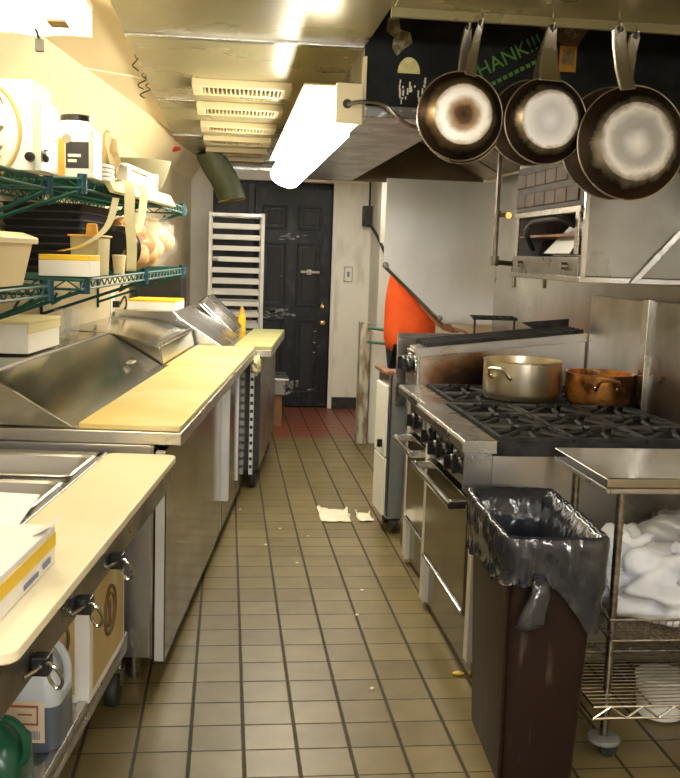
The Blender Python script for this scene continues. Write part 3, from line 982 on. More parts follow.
for k in range(5):
    lab = ['tan bowl at the bottom of the small stack by the white carton', 'second tan bowl up in the small stack by the white carton', 'third tan bowl up in the small stack by the white carton',
           'fourth tan bowl up in the small stack by the white carton', 'topmost tan bowl of the small stack by the white carton'][k]
    z0 = Z + .003 + k * .029
    dx = (.0, .006, -.004, .01, -.012)[k]
    single('stoneware_bowl', lab, 'bowl', B().loft([[(-.555 + dx + r_ * math.cos(2 * pi * i / 28), -.11 + r_ * math.sin(2 * pi * i / 28), z0 + h_) for i in range(28)] for r_, h_ in ((.04, .0), (.052, .008), (.066, .026), (.068, .03), (.06, .028), (.04, .012))]), tan_bowl, (-.555, -.11, z0), 'stack of tan bowls on the upper shelf', 'L')
# white jug
T = Thing('food_jar', 'square white jar with black lid and dark label on the upper shelf', 'jar', (-.40, .44, Z + .008), None, 'L')
zb = Z + .010
T.part('body', B().loft([rect_loop(-.475, .365, -.325, .515, .02, zb), rect_loop(-.477, .363, -.323, .517, .02, zb + .16), rect_loop(-.46, .38, -.34, .50, .05, zb + .176), rect_loop(-.455, .385, -.345, .495, .05, zb + .195)]), white_plastic)
T.part('lid', B().lathe([(.052, .195), (.056, .197), (.056, .214), (.05, .218)], (-.40, .44, zb), 'z', 28), black_gloss)
lb = T.part('front_label', B().box(-.418, .3625, zb + .03, -.338, .364, zb + .12), dark_ink, label='dark label with two small pale lines')
T.part('label_print', B().box(-.41, .3618, zb + .068, -.365, .3624, zb + .078).box(-.41, .3618, zb + .05, -.38, .3624, zb + .06), white_edge, lb)
T.part('side_label', B().box(-.465, .3625, zb + .004, -.422, .364, zb + .13), orange_ink)
T.part('emblem', B().lathe([(.001, -.001), (.016, -.001), (.016, 0)], (-.415, .3628, zb + .13), 'y', 16), mat('grey_emblem', (.3, .28, .22), .5))
single('paper_bag', 'beige crumpled bag behind the white jar on the upper shelf', 'bag', B().blob((-.385, .82, Z + .105), (.045, .08, .10), 3, .5, 4, 5, Z + .01), kraft_bag, (-.385, .82, Z + .01), None, 'L')
# stack of white plates / towels
for k in range(4):
    lab = ['folded white cloth at the bottom of the stack on the upper shelf', 'second folded white cloth up in the stack on the upper shelf', 'third folded white cloth up in the stack on the upper shelf', 'topmost folded white cloth of the stack on the upper shelf'][k]
    b = B().loft([rect_loop(-.41, .55, -.315, .70, .04, Z + .012 + k * .016 + h) for h in (0, .004, .011, .015)], cap=(True, True))
    single('folded_cloth', lab, 'cloth', b, white_card, (-.36, .64, Z + .012 + k * .016), 'folded white cloths on the upper shelf', 'L', bevel=.004)
T = Thing('paper_box', 'white box with a dark opening farther along the upper shelf', 'box', (-.43, 1.35, Z + .01), None, 'L')
T.part('box', B().box(-.50, 1.08, Z + .015, -.35, 1.65, Z + .125), white_card, bevel=.01)
T.part('opening', B().box(-.49, 1.077, Z + .045, -.41, 1.081, Z + .105), brown_ink)
T.part('flap', B().box(-.49, 1.02, Z + .108, -.36, 1.08, Z + .115).box(-.35, 1.15, Z + .10, -.325, 1.5, Z + .107), white_card, bevel=.003)
T = Thing('storage_bowl', 'large olive metal bowl leaning at the far end of the upper shelf', 'bowl', (-.56, 2.3, Z + .02), None, 'L')
ob = B().loft([[(-.56 + r_ * math.cos(2 * pi * i / 32), 2.3 + r_ * math.sin(2 * pi * i / 32), Z + .03 + h_) for i in range(32)] for r_, h_ in ((.08, 0), (.12, .05), (.16, .14), (.18, .21), (.17, .21), (.15, .14), (.08, .02))])
T.part('bowl', ob, olive_metal)
for k in range(2):
    single('steel_tin', ['squat cream tin beside the olive bowl on the upper shelf', 'squat cream tin stacked on the other by the olive bowl'][k], 'tin', B().lathe([(.05, 0), (.052, .004), (.052, .052), (.046, .056)], (-.42, 1.86, Z + .024 + k * .058), 'z', 24), [cream_plastic, rack_alu][k], (-.42, 1.86, Z + .024 + k * .058), 'tins by the olive bowl', 'L')
# cream ticket rail along the front of the upper shelf
b = B().loft([[(-.350, .60, Z + .024), (-.318, .60, Z - .028), (-.300, .60, Z - .020), (-.330, .60, Z + .036)], [(-.350, 2.0, Z + .034), (-.318, 2.0, Z - .018), (-.300, 2.0, Z - .010), (-.330, 2.0, Z + .046)]])
single('shelf_rail', 'cream plastic strip clipped along the front of the upper shelf', 'rail', b, ribbon, (-.33, 1.3, Z), None, 'L', bevel=.003)


def strap(pts, w, label):
    P = smooth_path(pts, 5)
    A, C = [], []
    b = B()
    loops = []
    for i, p in enumerate(P):
        loops.append([(p.x - w * .26, p.y - w * .4, p.z), (p.x + w * .26, p.y + w * .4, p.z), (p.x + w * .26 + .003, p.y + w * .4 - .002, p.z + .001), (p.x - w * .26 + .003, p.y - w * .4 - .002, p.z + .001)])
    b.loft(loops)
    single('apron_string', label, 'strap', b, ribbon, P[0], 'cream straps hanging from the upper shelf', 'L', smooth=70)


strap([(-.335, .70, 1.725), (-.272, .70, 1.72), (-.268, .705, 1.60), (-.266, .74, 1.48), (-.272, .76, 1.385)], .055, 'long cream strap hanging from the upper shelf down to the lower shelf')
strap([(-.335, .98, 1.73), (-.272, .98, 1.72), (-.272, .97, 1.62), (-.280, .93, 1.55), (-.29, .90, 1.535)], .045, 'short cream strap hanging from the upper shelf by the rolls')
strap([(-.31, .66, 1.66), (-.33, .60, 1.55), (-.39, .50, 1.48), (-.46, .44, 1.455)], .035, 'thin cream strap trailing onto the yellow topped film box')

# ---- on the lower shelf
Z = 1.345
T = Thing('plastic_tub', 'large cream plastic tub with lid on the near end of the lower shelf', 'tub', (-.62, -.2, Z), None, 'L')
T.part('body', B().loft([rect_loop(-.80, -.42, -.455, .03, .04, Z), rect_loop(-.825, -.44, -.43, .05, .04, Z + .13)]), cream_plastic)
T.part('lid', B().loft([rect_loop(-.835, -.45, -.415, .065, .04, Z + .13), rect_loop(-.835, -.45, -.415, .065, .04, Z + .15), rect_loop(-.80, -.42, -.45, .03, .05, Z + .165)]), cream_plastic, bevel=.004)
T = Thing('film_box', 'long white film box with yellow top on the lower shelf', 'box', (-.42, .44, Z + .02), None, 'L')
T.part('box', B().box(-.515, .36, Z + .022, -.335, .52, Z + .078), white_card, bevel=.003)
T.part('top_print', B().box(-.515, .36, Z + .078, -.335, .52, Z + .098), yellow_ink, bevel=.003)
for k in range(9):
    lab = 'black tray in the lower shelf stack, ' + ['lowest one', 'second from the bottom', 'third from the bottom', 'fourth from the bottom', 'fifth from the bottom', 'fourth from the top', 'third from the top', 'second from the top', 'topmost one'][k]
    z0 = Z + .012 + k * .032
    b = B().loft([rect_loop(-.80, .85, -.50, 1.40, .03, z0), rect_loop(-.81, .84, -.49, 1.41, .03, z0 + .024), rect_loop(-.82, .83, -.48, 1.42, .03, z0 + .026), rect_loop(-.82, .83, -.48, 1.42, .03, z0 + .030)])
    single('stacking_tray', lab, 'tray', b, black_tray, (-.65, 1.12, z0), 'stack of black trays on the lower shelf', 'L')
T = Thing('storage_bin', 'olive tan open bin beside the black trays on the lower shelf', 'bin', (-.42, .72, Z + .02), None, 'L')
b = B().loft([rect_loop(-.47, .62, -.37, .82, .015, Z + .02), rect_loop(-.475, .615, -.365, .825, .015, Z + .17), rect_loop(-.465, .625, -.375, .815, .015, Z + .17), rect_loop(-.46, .63, -.38, .81, .015, Z + .03)])
T.part('bin', b, mat('olive_tan_plastic', (.42, .36, .18), .5))
T.part('rim', B().tube(rect_loop(-.48, .61, -.36, .83, .015, Z + .17), .004, 6, True), orange_ink)
single('orange_cap', 'orange cap on the corner of the olive tan bin', 'cap', B().lathe([(.022, 0), (.024, .004), (.02, .04), (.014, .045)], (-.40, .66, Z + .173), 'z', 16), orange_ink, (-.40, .66, Z + .173), None, 'L')
# dark oval pan leaning and small cup
T = Thing('oval_pan', 'dark oval pan standing on edge beside the bag of toasted rolls', 'pan', (-.42, 1.15, Z + .03), None, 'L')
T.part('pan', B().lathe([(.001, -.01), (.075, -.01), (.095, .03), (.10, .032), (.094, .03), (.07, -.002), (.001, -.002)], (-.415, 1.15, Z + .125), 'y', 30), black_gloss)
T.part('handle', B().tube(smooth_path([(-.40, 1.13, Z + .06), (-.385, 1.11, Z + .09), (-.375, 1.12, Z + .12)]), .008, 8), chrome)
single('plastic_cup', 'small cream cup beside the dark oval pan on the lower shelf', 'cup', B().lathe([(.022, 0), (.028, .07), (.03, .072), (.03, .078), (.024, .08)], (-.375, 1.02, Z + .02), 'z', 18), cream_plastic, (-.375, 1.02, Z + .02), None, 'L')


def roll_bag(name, label, c, r, seed, rolls, m, grp):
    T = Thing(name, label, 'bread', (c[0], c[1], c[2] - r[2]), None, 'L')
    T.part('bag', B().blob(c, (r[0] * 1.12, r[1] * 1.12, r[2] * 1.12), 3, .35, 5, seed, c[2] - r[2]), film, label='clear crinkled bag')
    for dx, dy, dz, q in rolls:
        T.part('roll', B().blob((c[0] + dx, c[1] + dy, c[2] + dz), (q, q * 1.25, q * .85), 3, .12, 3, seed + dx * 9), m)


roll_bag('bag_of_rolls', 'clear bag of toasted orange rolls on the lower shelf', (-.46, 1.62, Z + .155), (.10, .34, .13), 3,
         [(.02, -.22, .05, .075), (.02, -.08, .04, .08), (.03, .08, .0, .085), (.0, -.14, -.06, .075), (.03, .20, -.05, .075), (.03, -.02, -.06, .075), (-.01, .20, .03, .06)], bread, None)
roll_bag('bag_of_rolls', 'clear bag of pale rolls at the far end of the lower shelf', (-.52, 2.40, Z + .175), (.12, .28, .15), 8,
         [(.03, -.16, -.04, .085), (.02, .0, .03, .085), (.04, .16, .0, .08), (-.03, .1, -.07, .075), (.0, -.05, -.08, .075), (-.02, .2, .08, .06)], mat('pale_bread', (.55, .36, .16), .6, col2=(.66, .48, .26), scale=8), None)

# ================================================================== BACK AREA
# sheet pan rack
T = Thing('pan_rack', 'tall pale sheet pan rack in front of the black door', 'rack', (.1, 9.05, 0))
for x in (-.15, .31):
    for y in (8.90, 9.32):
        T.part('upright', B().box(x - .016, y - .016, .10, x + .016, y + .016, 1.82), rack_alu, bevel=.002)
for z in (.12, 1.80):
    T.part('cross_frame', B().box(-.165, 8.885, z - .015, .325, 8.915, z + .015).box(-.165, 9.305, z - .015, .325, 9.335, z + .015).box(-.165, 8.9, z - .015, -.135, 9.32, z + .015).box(.295, 8.9, z - .015, .325, 9.32, z + .015), steel_dark if z > 1 else rack_alu, bevel=.002)
rnd = random.Random(3)
for k in range(16):
    z = .24 + k * .0975
    for y in (8.905, 9.315):
        x0 = -.13 + (.05 if (k % 5 == 2 and y < 9) else 0)
        T.part('tray_slide', B().box(x0, y - .004, z - .02, .29, y + .004, z + .022).box(x0, min(y, y + (.03 if y < 9 else -.03)), z - .02, .29, max(y, y + (.03 if y < 9 else -.03)), z - .016), rack_alu)
for x in (-.15, .31):
    for y in (8.90, 9.32):
        T.part('caster', B().lathe([(.01, -.014), (.045, -.014), (.05, 0), (.045, .014), (.01, .014)], (x, y, .05), 'x', 16), black_matte)
# dots on the upright's side
db = B()
for k in range(30):
    db.box(.3255, 8.892, .2 + k * .052, .3270, 8.908, .225 + k * .052)
T.part('upright_slots', db, black_matte)
# dark trays stored in rack
for k, z in enumerate((.62, 1.02, 1.40, 1.60)):
    single('sheet_pan', ['dark sheet pan low in the pale rack', 'dark sheet pan halfway up the pale rack', 'dark sheet pan high in the pale rack', 'dark sheet pan at the top of the pale rack'][k], 'tray',
           B().box(-.12, 8.93, z, .28, 9.29, z + .012), steel_dark, (.08, 9.1, z), 'dark sheet pans in the pale rack')
# duct
T = Thing('hanging_duct', 'dark green flexible duct hanging from the ceiling before the door', 'duct', (-.1, 8.5, 2.3))
T.part('tube', B().tube(smooth_path([(-.16, 8.45, 2.30), (-.13, 8.47, 2.22), (-.04, 8.50, 2.08), (.02, 8.50, 1.95), (.035, 8.50, 1.90)]), .115, 20), green_duct)
T.part('collar', B().tube([(.032 + .128 * (math.cos(2 * pi * i / 28)) * .86, 8.50 + .128 * math.sin(2 * pi * i / 28), 1.905 + .128 * math.cos(2 * pi * i / 28) * .52 * .3) for i in range(28)], .007, 6, True), brass)
# boxes on the floor by the rack
T = Thing('cardboard_box', 'brown cardboard box on the red floor beside the far prep unit', 'box', (.43, 8.55, 0))
T.part('box', B().box(.26, 8.42, 0, .49, 8.80, .27), kraft, bevel=.004)
T.part('tray', B().box(.22, 8.38, .275, .52, 8.82, .40), steel_dark, bevel=.01, label='dark grey tub sitting in the top')
# ledge beyond far unit: small steel shelf
single('steel_sheet', 'thin steel tray lying on top of the cardboard box', 'tray', B().box(.20, 8.34, .402, .54, 8.84, .425), steel, (.4, 8.6, .402), bevel=.004)

# ================================================================== HOOD
T = Thing('exhaust_hood', 'long exhaust hood with black stickered end panel above the ranges', 'hood', (1.2, 5.7, 2.02))
T.part('end_panel', B().box(.525, 4.0, 2.065, 1.885, 4.03, 2.738), hood_black, label='black painted end panel', bevel=.003)
T.part('end_trim', B().box(.525, 3.995, 2.02, 1.885, 4.035, 2.065), mat('spattered_trim', (.16, .16, .16), .4, .6, col2=(.55, .54, .5), scale=40, contrast=(.55, .7)), bevel=.003)
T.part('edge_strip', B().box(.518, 3.99, 2.02, .532, 4.04, 2.25), fix_mat)
T.part('side_panel', B().box(.525, 4.03, 2.02, .545, 7.38, 2.738), steel, bevel=.003)
T.part('far_panel', B().box(.545, 7.36, 2.02, 1.885, 7.38, 2.738), hood_in)
T.part('gutter', B().box(.545, 4.03, 2.022, .90, 7.36, 2.04).box(.885, 4.03, 2.04, .90, 7.36, 2.10), steel_dark, bevel=.002)
T.part('lining', B().box(.545, 4.035, 2.60, 1.885, 7.36, 2.62), hood_in)
fb = B()
for k in range(6):
    y0 = 4.08 + k * .545
    fb.loft([[(.95, y0, 2.55), (.95, y0 + .5, 2.55), (.95, y0 + .5, 2.58), (.95, y0, 2.58)], [(1.86, y0, 2.06), (1.86, y0 + .5, 2.06), (1.86, y0 + .5, 2.09), (1.86, y0, 2.09)]])
T.part('grease_filters', fb, hood_in)
# stickers on the end panel
yS = 3.9985


def sticker(name, label, b, m, base):
    return single(name, label, 'sticker', b, m, base)


hs = [(.70 + .045 * math.cos(a), 2.195 + .062 * math.sin(a)) for a in [pi * k / 12 for k in range(13)]]
sticker('half_round_sticker', 'pale yellow half round sticker on the black hood end', B().prism(hs, 'y', yS - .0015, 4.0), sticker_cream, (.70, yS, 2.195))
pts = [(.61, 2.40), (.65, 2.42), (.66, 2.36), (.70, 2.35), (.71, 2.31), (.68, 2.29), (.65, 2.26), (.63, 2.29), (.635, 2.33), (.605, 2.35)]
sticker('torn_sticker', 'torn paper remains at the top left of the black hood end', B().prism(pts, 'y', yS - .0015, 4.0), paper_worn, (.65, yS, 2.3))
rnd = random.Random(11)
b = B()
for k in range(26):
    x, z = .655 + rnd.random() * .11, 2.075 + rnd.random() * .085
    h_ = .006 + rnd.random() * .02
    b.box(x, yS - .001, z, x + .004 + rnd.random() * .004, 4.0, z + h_)
sticker('paint_spatter', 'white paint spatter low on the black hood end under the half round sticker', b, white_edge, (.7, yS, 2.07))['kind'] = 'stuff'
T = Thing('lettered_sticker', 'green block lettering slanting across the black hood end between the pans', 'sticker', (1.12, yS, 2.27))
tilt = Matrix.Rotation(-.50, 4, 'Y')
bb = B().box(-.135, -.001, -.075, .135, .001, .05)
for v in bb.bm.verts:
    v.co = tilt @ v.co + Vector((1.12, yS, 2.27))
T.part('backing', bb, hood_black)
text_part(T, 'lettering', 'HANK!!!', .080, sticker_green, (1.105, yS - .002, 2.282), (pi / 2, -.50, 0))
bb = B()
for k in range(9):
    bb.box(-.12 + k * .026, -.0012, -.055, -.12 + k * .026 + .018, -.0008, -.040)
for v in bb.bm.verts:
    v.co = tilt @ v.co + Vector((1.12, yS, 2.27))
T.part('small_print', bb, sticker_green)
T = Thing('lettered_sticker', 'brown tilted lettered sticker at the top of the black hood end', 'sticker', (1.31, yS, 2.40))
tl = Matrix.Rotation(.55, 4, 'Y')
bb = B().box(-.085, -.001, -.03, .085, .001, .075)
for v in bb.bm.verts:
    v.co = tl @ v.co + Vector((1.31, yS, 2.38))
T.part('backing', bb, poster_brown)
text_part(T, 'lettering', 'MONEY', .042, poster_ink, (1.315, yS - .0025, 2.405), (pi / 2, .55, 0))
T = Thing('square_sticker', 'small orange bordered sticker beside the middle pan handle', 'sticker', (1.345, yS, 2.27))
bb = B().box(1.31, yS - .001, 2.235, 1.38, yS + .001, 2.335)
T.part('border', bb, mat('orange_border', (.42, .20, .03), .6))
T.part('picture', B().box(1.32, yS - .002, 2.262, 1.37, yS - .001, 2.322), mat('dull_green_print', (.06, .10, .05), .6, col2=(.3, .16, .04), scale=40))
sticker('yellow_sticker', 'small bright yellow sticker high on the black hood end by the first pan handle', B().box(.895, yS - .001, 2.405, .965, yS + .001, 2.45), mat('bright_yellow', (.75, .62, .12), .5), (.93, yS, 2.43))

# side splash beyond the line
T = Thing('side_splash', 'stainless sheet with a slanted lower edge closing off the far end of the cookline', 'panel', (1.5, 6.9, 1.0))
pts = [(1.085, 2.015), (1.085, 1.415), (1.525, 1.02), (1.885, 1.02), (1.885, 2.015)]
T.part('sheet', B().prism(pts, 'y', 6.895, 6.905), sheet_steel, bevel=.002)
T.part('hem', B().tube([(1.085, 6.89, 1.415), (1.525, 6.89, 1.02)], .012, 8), steel_dark)
for p_ in ((1.10, 1.42), (1.50, 1.06)):
    T.part('bolt', B().lathe([(.001, -.03), (.018, -.028), (.022, -.01), (.022, 0)], (p_[0], 6.895, p_[1]), 'y', 12), chrome_old)
struct('wall_right_lining', B().box(1.885, 3.2, .25, 1.90, 6.9, 2.05), lining_steel)

# ================================================================== RANGES
def grate(T, x, y, z, lx, ly):
    b = B()
    h, wd = .018, .016
    x0, x1, y0, y1 = x - lx / 2, x + lx / 2, y - ly / 2, y + ly / 2
    b.box(x0, y0, z, x1, y0 + wd, z + h).box(x0, y1 - wd, z, x1, y1, z + h)
    b.box(x0, y0 + wd, z, x0 + wd, y1 - wd, z + h).box(x1 - wd, y0 + wd, z, x1, y1 - wd, z + h)
    r = .055
    for a in range(8):
        th = a * pi / 4
        c_, s_ = math.cos(th), math.sin(th)
        k = min((lx / 2 - .008) / abs(c_) if abs(c_) > .1 else 9, (ly / 2 - .008) / abs(s_) if abs(s_) > .1 else 9)
        p0 = (x + r * c_, y + r * s_, z + h + .003)
        p1 = (x + k * c_, y + k * s_, z + h * .6)
        b.tube([p0, p1], .010, 6)
    gr = T.part('burner_grate', b, iron, bevel=.002)
    T.part('burner', B().lathe([(.045, 0), (.05, .006), (.045, .018), (.02, .022)], (x, y, z - .028), 'z', 18), iron, gr)


def knob(T, x, y, z, r=.027):
    r *= 1.2
    kb = T.part('knob', B().lathe([(r * .5, .0), (r * .5, -.010), (r * .85, -.013), (r, -.020), (r * .96, -.032), (r * .75, -.042), (r * .4, -.046)], (x, y, z), 'x', 22).box(x - .060, y - .007, z - r * .8, x - .04, y + .007, z + r * .8), black_gloss, smooth=60)
    T.part('knob_skirt', B().lathe([(r * 1.25, 0), (r * 1.25, -.005), (r * .8, -.008)], (x, y, z), 'x', 18), chrome, kb)


def range_unit(label, y0, y1, knobs, grate_cols, hx, dx=0.0):
    T = Thing('gas_range', label, 'stove', (1.3, (y0 + y1) / 2, 0))
    T.part('body', B().box(.90, y0, .09, 1.745 - dx, y1, .82), steel, bevel=.003)
    T.part('kick_panel', B().box(.868, y0 + .01, .03, .90, y1 - .01, .21), steel_door, bevel=.003)
    T.part('jamb', B().box(.845, y1 - .075, .03, .90, y1, .82), satin_steel, bevel=.004)
    T.part('jamb', B().box(.845, y0, .09, .90, y0 + .05, .70), satin_steel, bevel=.004)
    d = T.part('oven_door', B().box(.838, y0 + .056, .235, .90, y1 - .08, .655), steel_door, bevel=.006)
    hb = B().tube([(hx, y0 + .03, .640), (hx, y1 - .12, .640)], .013, 10)
    T.part('handle', hb, steel_bright, d)
    for y in (y0 + .05, y1 - .14):
        T.part('handle_bracket', B().box(hx, y - .014, .625, .845, y + .014, .655), steel_bright, d, bevel=.004)
    T.part('door_trim', B().tube([(.834, y0 + .07, .25), (.834, y1 - .10, .25)], .006, 8), steel_bright, d)
    T.part('control_panel', B().box(.846, y0 + .016, .675, .90, y1, .826), steel_dark, bevel=.003)
    T.part('front_ledge', B().prism([(.795, .835), (.795, .862), (.803, .872), (.915, .872), (.915, .826), (.803, .826)], 'y', y0, y1), steel, bevel=.003)
    T.part('end_cheek', B().prism([(.803, .70), (.803, .826), (.90, .826), (.90, .68), (.83, .68)], 'y', y0, y0 + .014), steel, bevel=.002)
    T.part('cooktop', B().box(.916, y0 + .004, .82, 1.745 - dx, y1 - .004, .832).box(.915, y0, .82, 1.745 - dx, y0 + .012, .866).box(1.72 - dx, y0, .82, 1.745 - dx, y1, .87), iron)
    for y, z in knobs:
        knob(T, .846, y, z)
    T.o.location.x += dx
    n = grate_cols
    ly = (y1 - y0 - .03) / n
    for i in range(n):
        for j in range(3):
            grate(T, 1.058 + j * .262, y0 + .018 + ly * (i + .5), .862, .255, ly - .008)
    return T


r1 = range_unit('near stainless gas range with black knobs beside the brown bin', 3.20, 4.04, [(3.30, .765), (3.43, .75), (3.56, .765), (3.72, .745), (3.86, .765)], 3, .772)
r2 = range_unit('second stainless gas range behind the near one, before the broiler', 4.06, 4.64, [(4.18, .765), (4.34, .75)], 2, .765, .03)
T = Thing('backsplash', 'upright stainless backsplash behind the two ranges', 'panel', (1.80, 4.0, .8))
T.part('panel', B().box(1.752, 3.25, .70, 1.766, 3.95, 1.33), steel_dark, bevel=.003)  # darker steel paints in the dark reflection on the near panel
T.part('panel', B().box(1.752, 4.0, .70, 1.766, 4.64, 1.325), steel_v, bevel=.003)
T.part('fold', B().box(1.735, 3.945, .86, 1.766, 4.005, 1.335), steel_bright, bevel=.004)
T.part('stand', B().box(1.766, 3.25, .70, 1.883, 4.64, .72).box(1.766, 3.25, 1.28, 1.883, 4.64, 1.30), steel)

# charbroiler
T = Thing('charbroiler', 'scorched stainless charbroiler with black top past the ranges', 'grill', (1.3, 4.8, 0))
burn = radial_material('scorched_side', [(.0, (.03, .022, .018)), (.32, (.07, .04, .025)), (.55, (.26, .13, .06)), (.78, (.50, .42, .33)), (1, (.58, .55, .50))], .36, R=.30, seed=6, metal=1, wob=.7, center=(-.10, 0, .90), squash=(.8, 1, 1.5))
T.part('body', B().prism([(.93, .80), (.93, 1.035), (1.745, 1.125), (1.745, .80)], 'y', 4.66, 4.95), burn, bevel=.003)
T.part('base', B().box(.92, 4.67, .0, 1.745, 4.94, .80), steel_dark)
T.part('top_band', B().prism([(.905, 1.000), (.905, 1.045), (1.75, 1.14), (1.75, 1.10)], 'y', 4.648, 4.662), steel, bevel=.002)
tg = B()
for k in range(5):
    y = 4.68 + k * .062
    tg.prism([(.96, 1.048), (.96, 1.07), (1.74, 1.155), (1.74, 1.13)], 'y', y, y + .02)
T.part('grill_grate', tg, iron, bevel=.002)
T.part('splash_guard', B().prism([(1.60, 1.12), (1.50, 1.165), (1.75, 1.19), (1.75, 1.13)], 'y', 4.93, 4.95), iron)
T.part('front_panel', B().box(.915, 4.655, .84, .93, 4.95, 1.02), steel_bright, bevel=.003)
knob(T, .914, 4.73, .955, .032)
knob(T, .914, 4.86, .955, .032)

# fryer
T = Thing('deep_fryer', 'tall narrow grey fryer with white door at the far end of the cookline', 'fryer', (.868, 5.10, 0), None, 'W', math.radians(2.5))
T.part('cabinet', B().box(.868, 5.10, .085, 1.60, 5.40, .72), steel_painted, bevel=.004)
T.part('tank', B().box(.862, 5.105, .72, 1.60, 5.40, .86), steel, bevel=.006)
T.part('side_guard', B().box(.888, 5.082, .70, 1.60, 5.098, 1.085), steel_bright, bevel=.003)
T.part('back_guard', B().box(1.58, 5.10, .86, 1.60, 5.40, 1.085), steel)
d = T.part('door', B().box(.846, 5.12, .42, .862, 5.38, .80), white_plastic, bevel=.004, label='white enamelled door')
T.part('lower_door', B().box(.846, 5.12, .10, .864, 5.38, .41), white_plastic, bevel=.004, label='white enamelled lower panel')
T.part('door_latch', B().box(.815, 5.14, .47, .84, 5.16, .51), black_gloss, d)
T.part('rim', B().box(.835, 5.10, .862, .885, 5.40, .88), rust_wood, bevel=.003)
T.part('side_seam', B().box(.866, 5.0945, .10, .874, 5.101, .86), black_matte)
for y in (5.15, 5.34):
    for x in (.92, 1.5):
        T.part('caster', B().lathe([(.01, -.016), (.046, -.016), (.05, 0), (.046, .016), (.01, .016)], (x, y, .05), 'x', 18).box(x - .03, y - .03, .07, x + .03, y + .03, .088), black_matte)
# fry basket tools above the fryer
for z_, l_ in ((.925, 'upper'), (.82, 'lower')):
    single('basket_handle', f'dark green basket handle sticking over the fryer, {l_} of the two', 'handle', B().tube([(1.085, 7.55, z_ + .005), (1.15, 7.54, z_), (1.24, 7.50, z_ - .005)], .012, 8), green_hose, (1.15, 7.54, z_), 'green handles by the half wall')
T = Thing('wire_utensil', 'dark wire fry basket resting on the broiler in front of the steel sheet', 'basket', (1.52, 5.3, 1.06))
b = B()
for k in range(7):
    b.tube([(1.33 + k * .04, 5.25, 1.165), (1.36 + k * .04, 5.45, 1.165)], .004, 5)
for k in range(5):
    b.tube([(1.33 + k * .008, 5.25 + k * .05, 1.165), (1.57 + k * .008, 5.25 + k * .05, 1.165)], .004, 5)
T.part('grid', b, iron)
T.part('frame', B().tube([(1.33, 5.25, 1.16), (1.57, 5.25, 1.16), (1.61, 5.45, 1.16), (1.37, 5.45, 1.16)], .007, 6, True), iron)
T.part('leg', B().tube([(1.34, 5.26, 1.165), (1.34, 5.26, .862)], .006, 6), iron)
T.part('leg', B().tube([(1.56, 5.26, 1.165), (1.56, 5.26, .862)], .006, 6), iron)

# salamander broiler on the wall
T = Thing('salamander_broiler', 'wall mounted salamander broiler with open front above the ranges', 'broiler', (1.65, 4.45, 1.4))
T.part('near_side', B().box(1.46, 3.985, 1.42, 1.885, 4.01, 1.86), lining_steel, bevel=.003)
T.part('far_side', B().box(1.46, 4.96, 1.42, 1.885, 4.98, 1.95), steel, bevel=.003)
T.part('back', B().box(1.86, 4.01, 1.42, 1.885, 4.96, 1.95), sal_dark)
T.part('top', B().box(1.46, 4.01, 1.93, 1.86, 4.96, 1.95), steel_dark)
T.part('bottom', B().box(1.445, 4.01, 1.42, 1.86, 4.96, 1.50), steel_dark, bevel=.004)
T.part('bottom_rail', B().box(1.44, 3.975, 1.395, 1.885, 4.985, 1.42), steel_bright, bevel=.003)
fb = B().box(1.452, 4.01, 1.70, 1.50, 4.96, 1.93)
T.part('burner_front', fb, sal_dark)
bk = B()
for j in range(2):
    for k in range(6):
        y = 4.06 + k * .15
        bk.box(1.444, y, 1.735 + j * .095, 1.456, y + .143, 1.80 + j * .095)
T.part('burner_tiles', bk, sal_brown, bevel=.004)
T.part('grid_frame', B().box(1.442, 4.01, 1.685, 1.47, 4.96, 1.712).box(1.44, 4.02, 1.51, 1.452, 4.06, 1.70).box(1.44, 4.88, 1.51, 1.452, 4.90, 1.7), chrome_old, bevel=.003)
T.part('rack_shelf', B().box(1.46, 4.02, 1.59, 1.84, 4.95, 1.60), rust_wood)
T.part('handle', B().tube(smooth_path([(1.45, 4.08, 1.63), (1.40, 4.1, 1.655), (1.38, 4.2, 1.66), (1.38, 4.45, 1.65), (1.40, 4.6, 1.6), (1.45, 4.65, 1.53)]), .014, 8), black_gloss)
T.part('brace', B().loft([[(1.655, 3.965, 1.40), (1.69, 3.965, 1.40), (1.69, 3.983, 1.40), (1.655, 3.983, 1.40)], [(1.85, 3.965, 1.62), (1.885, 3.965, 1.62), (1.885, 3.983, 1.62), (1.85, 3.983, 1.62)]]), steel_bright, bevel=.003)
T.part('corner_edge', B().box(1.452, 3.98, 1.42, 1.47, 4.0, 1.86), steel_bright)
for y in (4.15, 4.8):
    T.part('knob', B().cyl((1.445, y, 1.46), (1.42, y, 1.46), .018, .016, 14), chrome_old)
T = Thing('steel_pan', 'bright steel pan tilted in the open salamander broiler', 'pan', (1.6, 4.3, 1.5))
b = B().loft([[(1.50, 4.12, 1.505), (1.50, 4.50, 1.505), (1.50, 4.50, 1.51), (1.50, 4.12, 1.51)], [(1.70, 4.10, 1.585), (1.70, 4.46, 1.585), (1.70, 4.46, 1.589), (1.70, 4.10, 1.589)]])
T.part('sheet', b, steel_bright)
T.part('end_wall', B().loft([[(1.48, 4.22, 1.515), (1.48, 4.58, 1.515), (1.484, 4.58, 1.517), (1.484, 4.22, 1.517)], [(1.56, 4.16, 1.675), (1.56, 4.36, 1.675), (1.564, 4.36, 1.677), (1.564, 4.16, 1.677)]]), satin_steel)

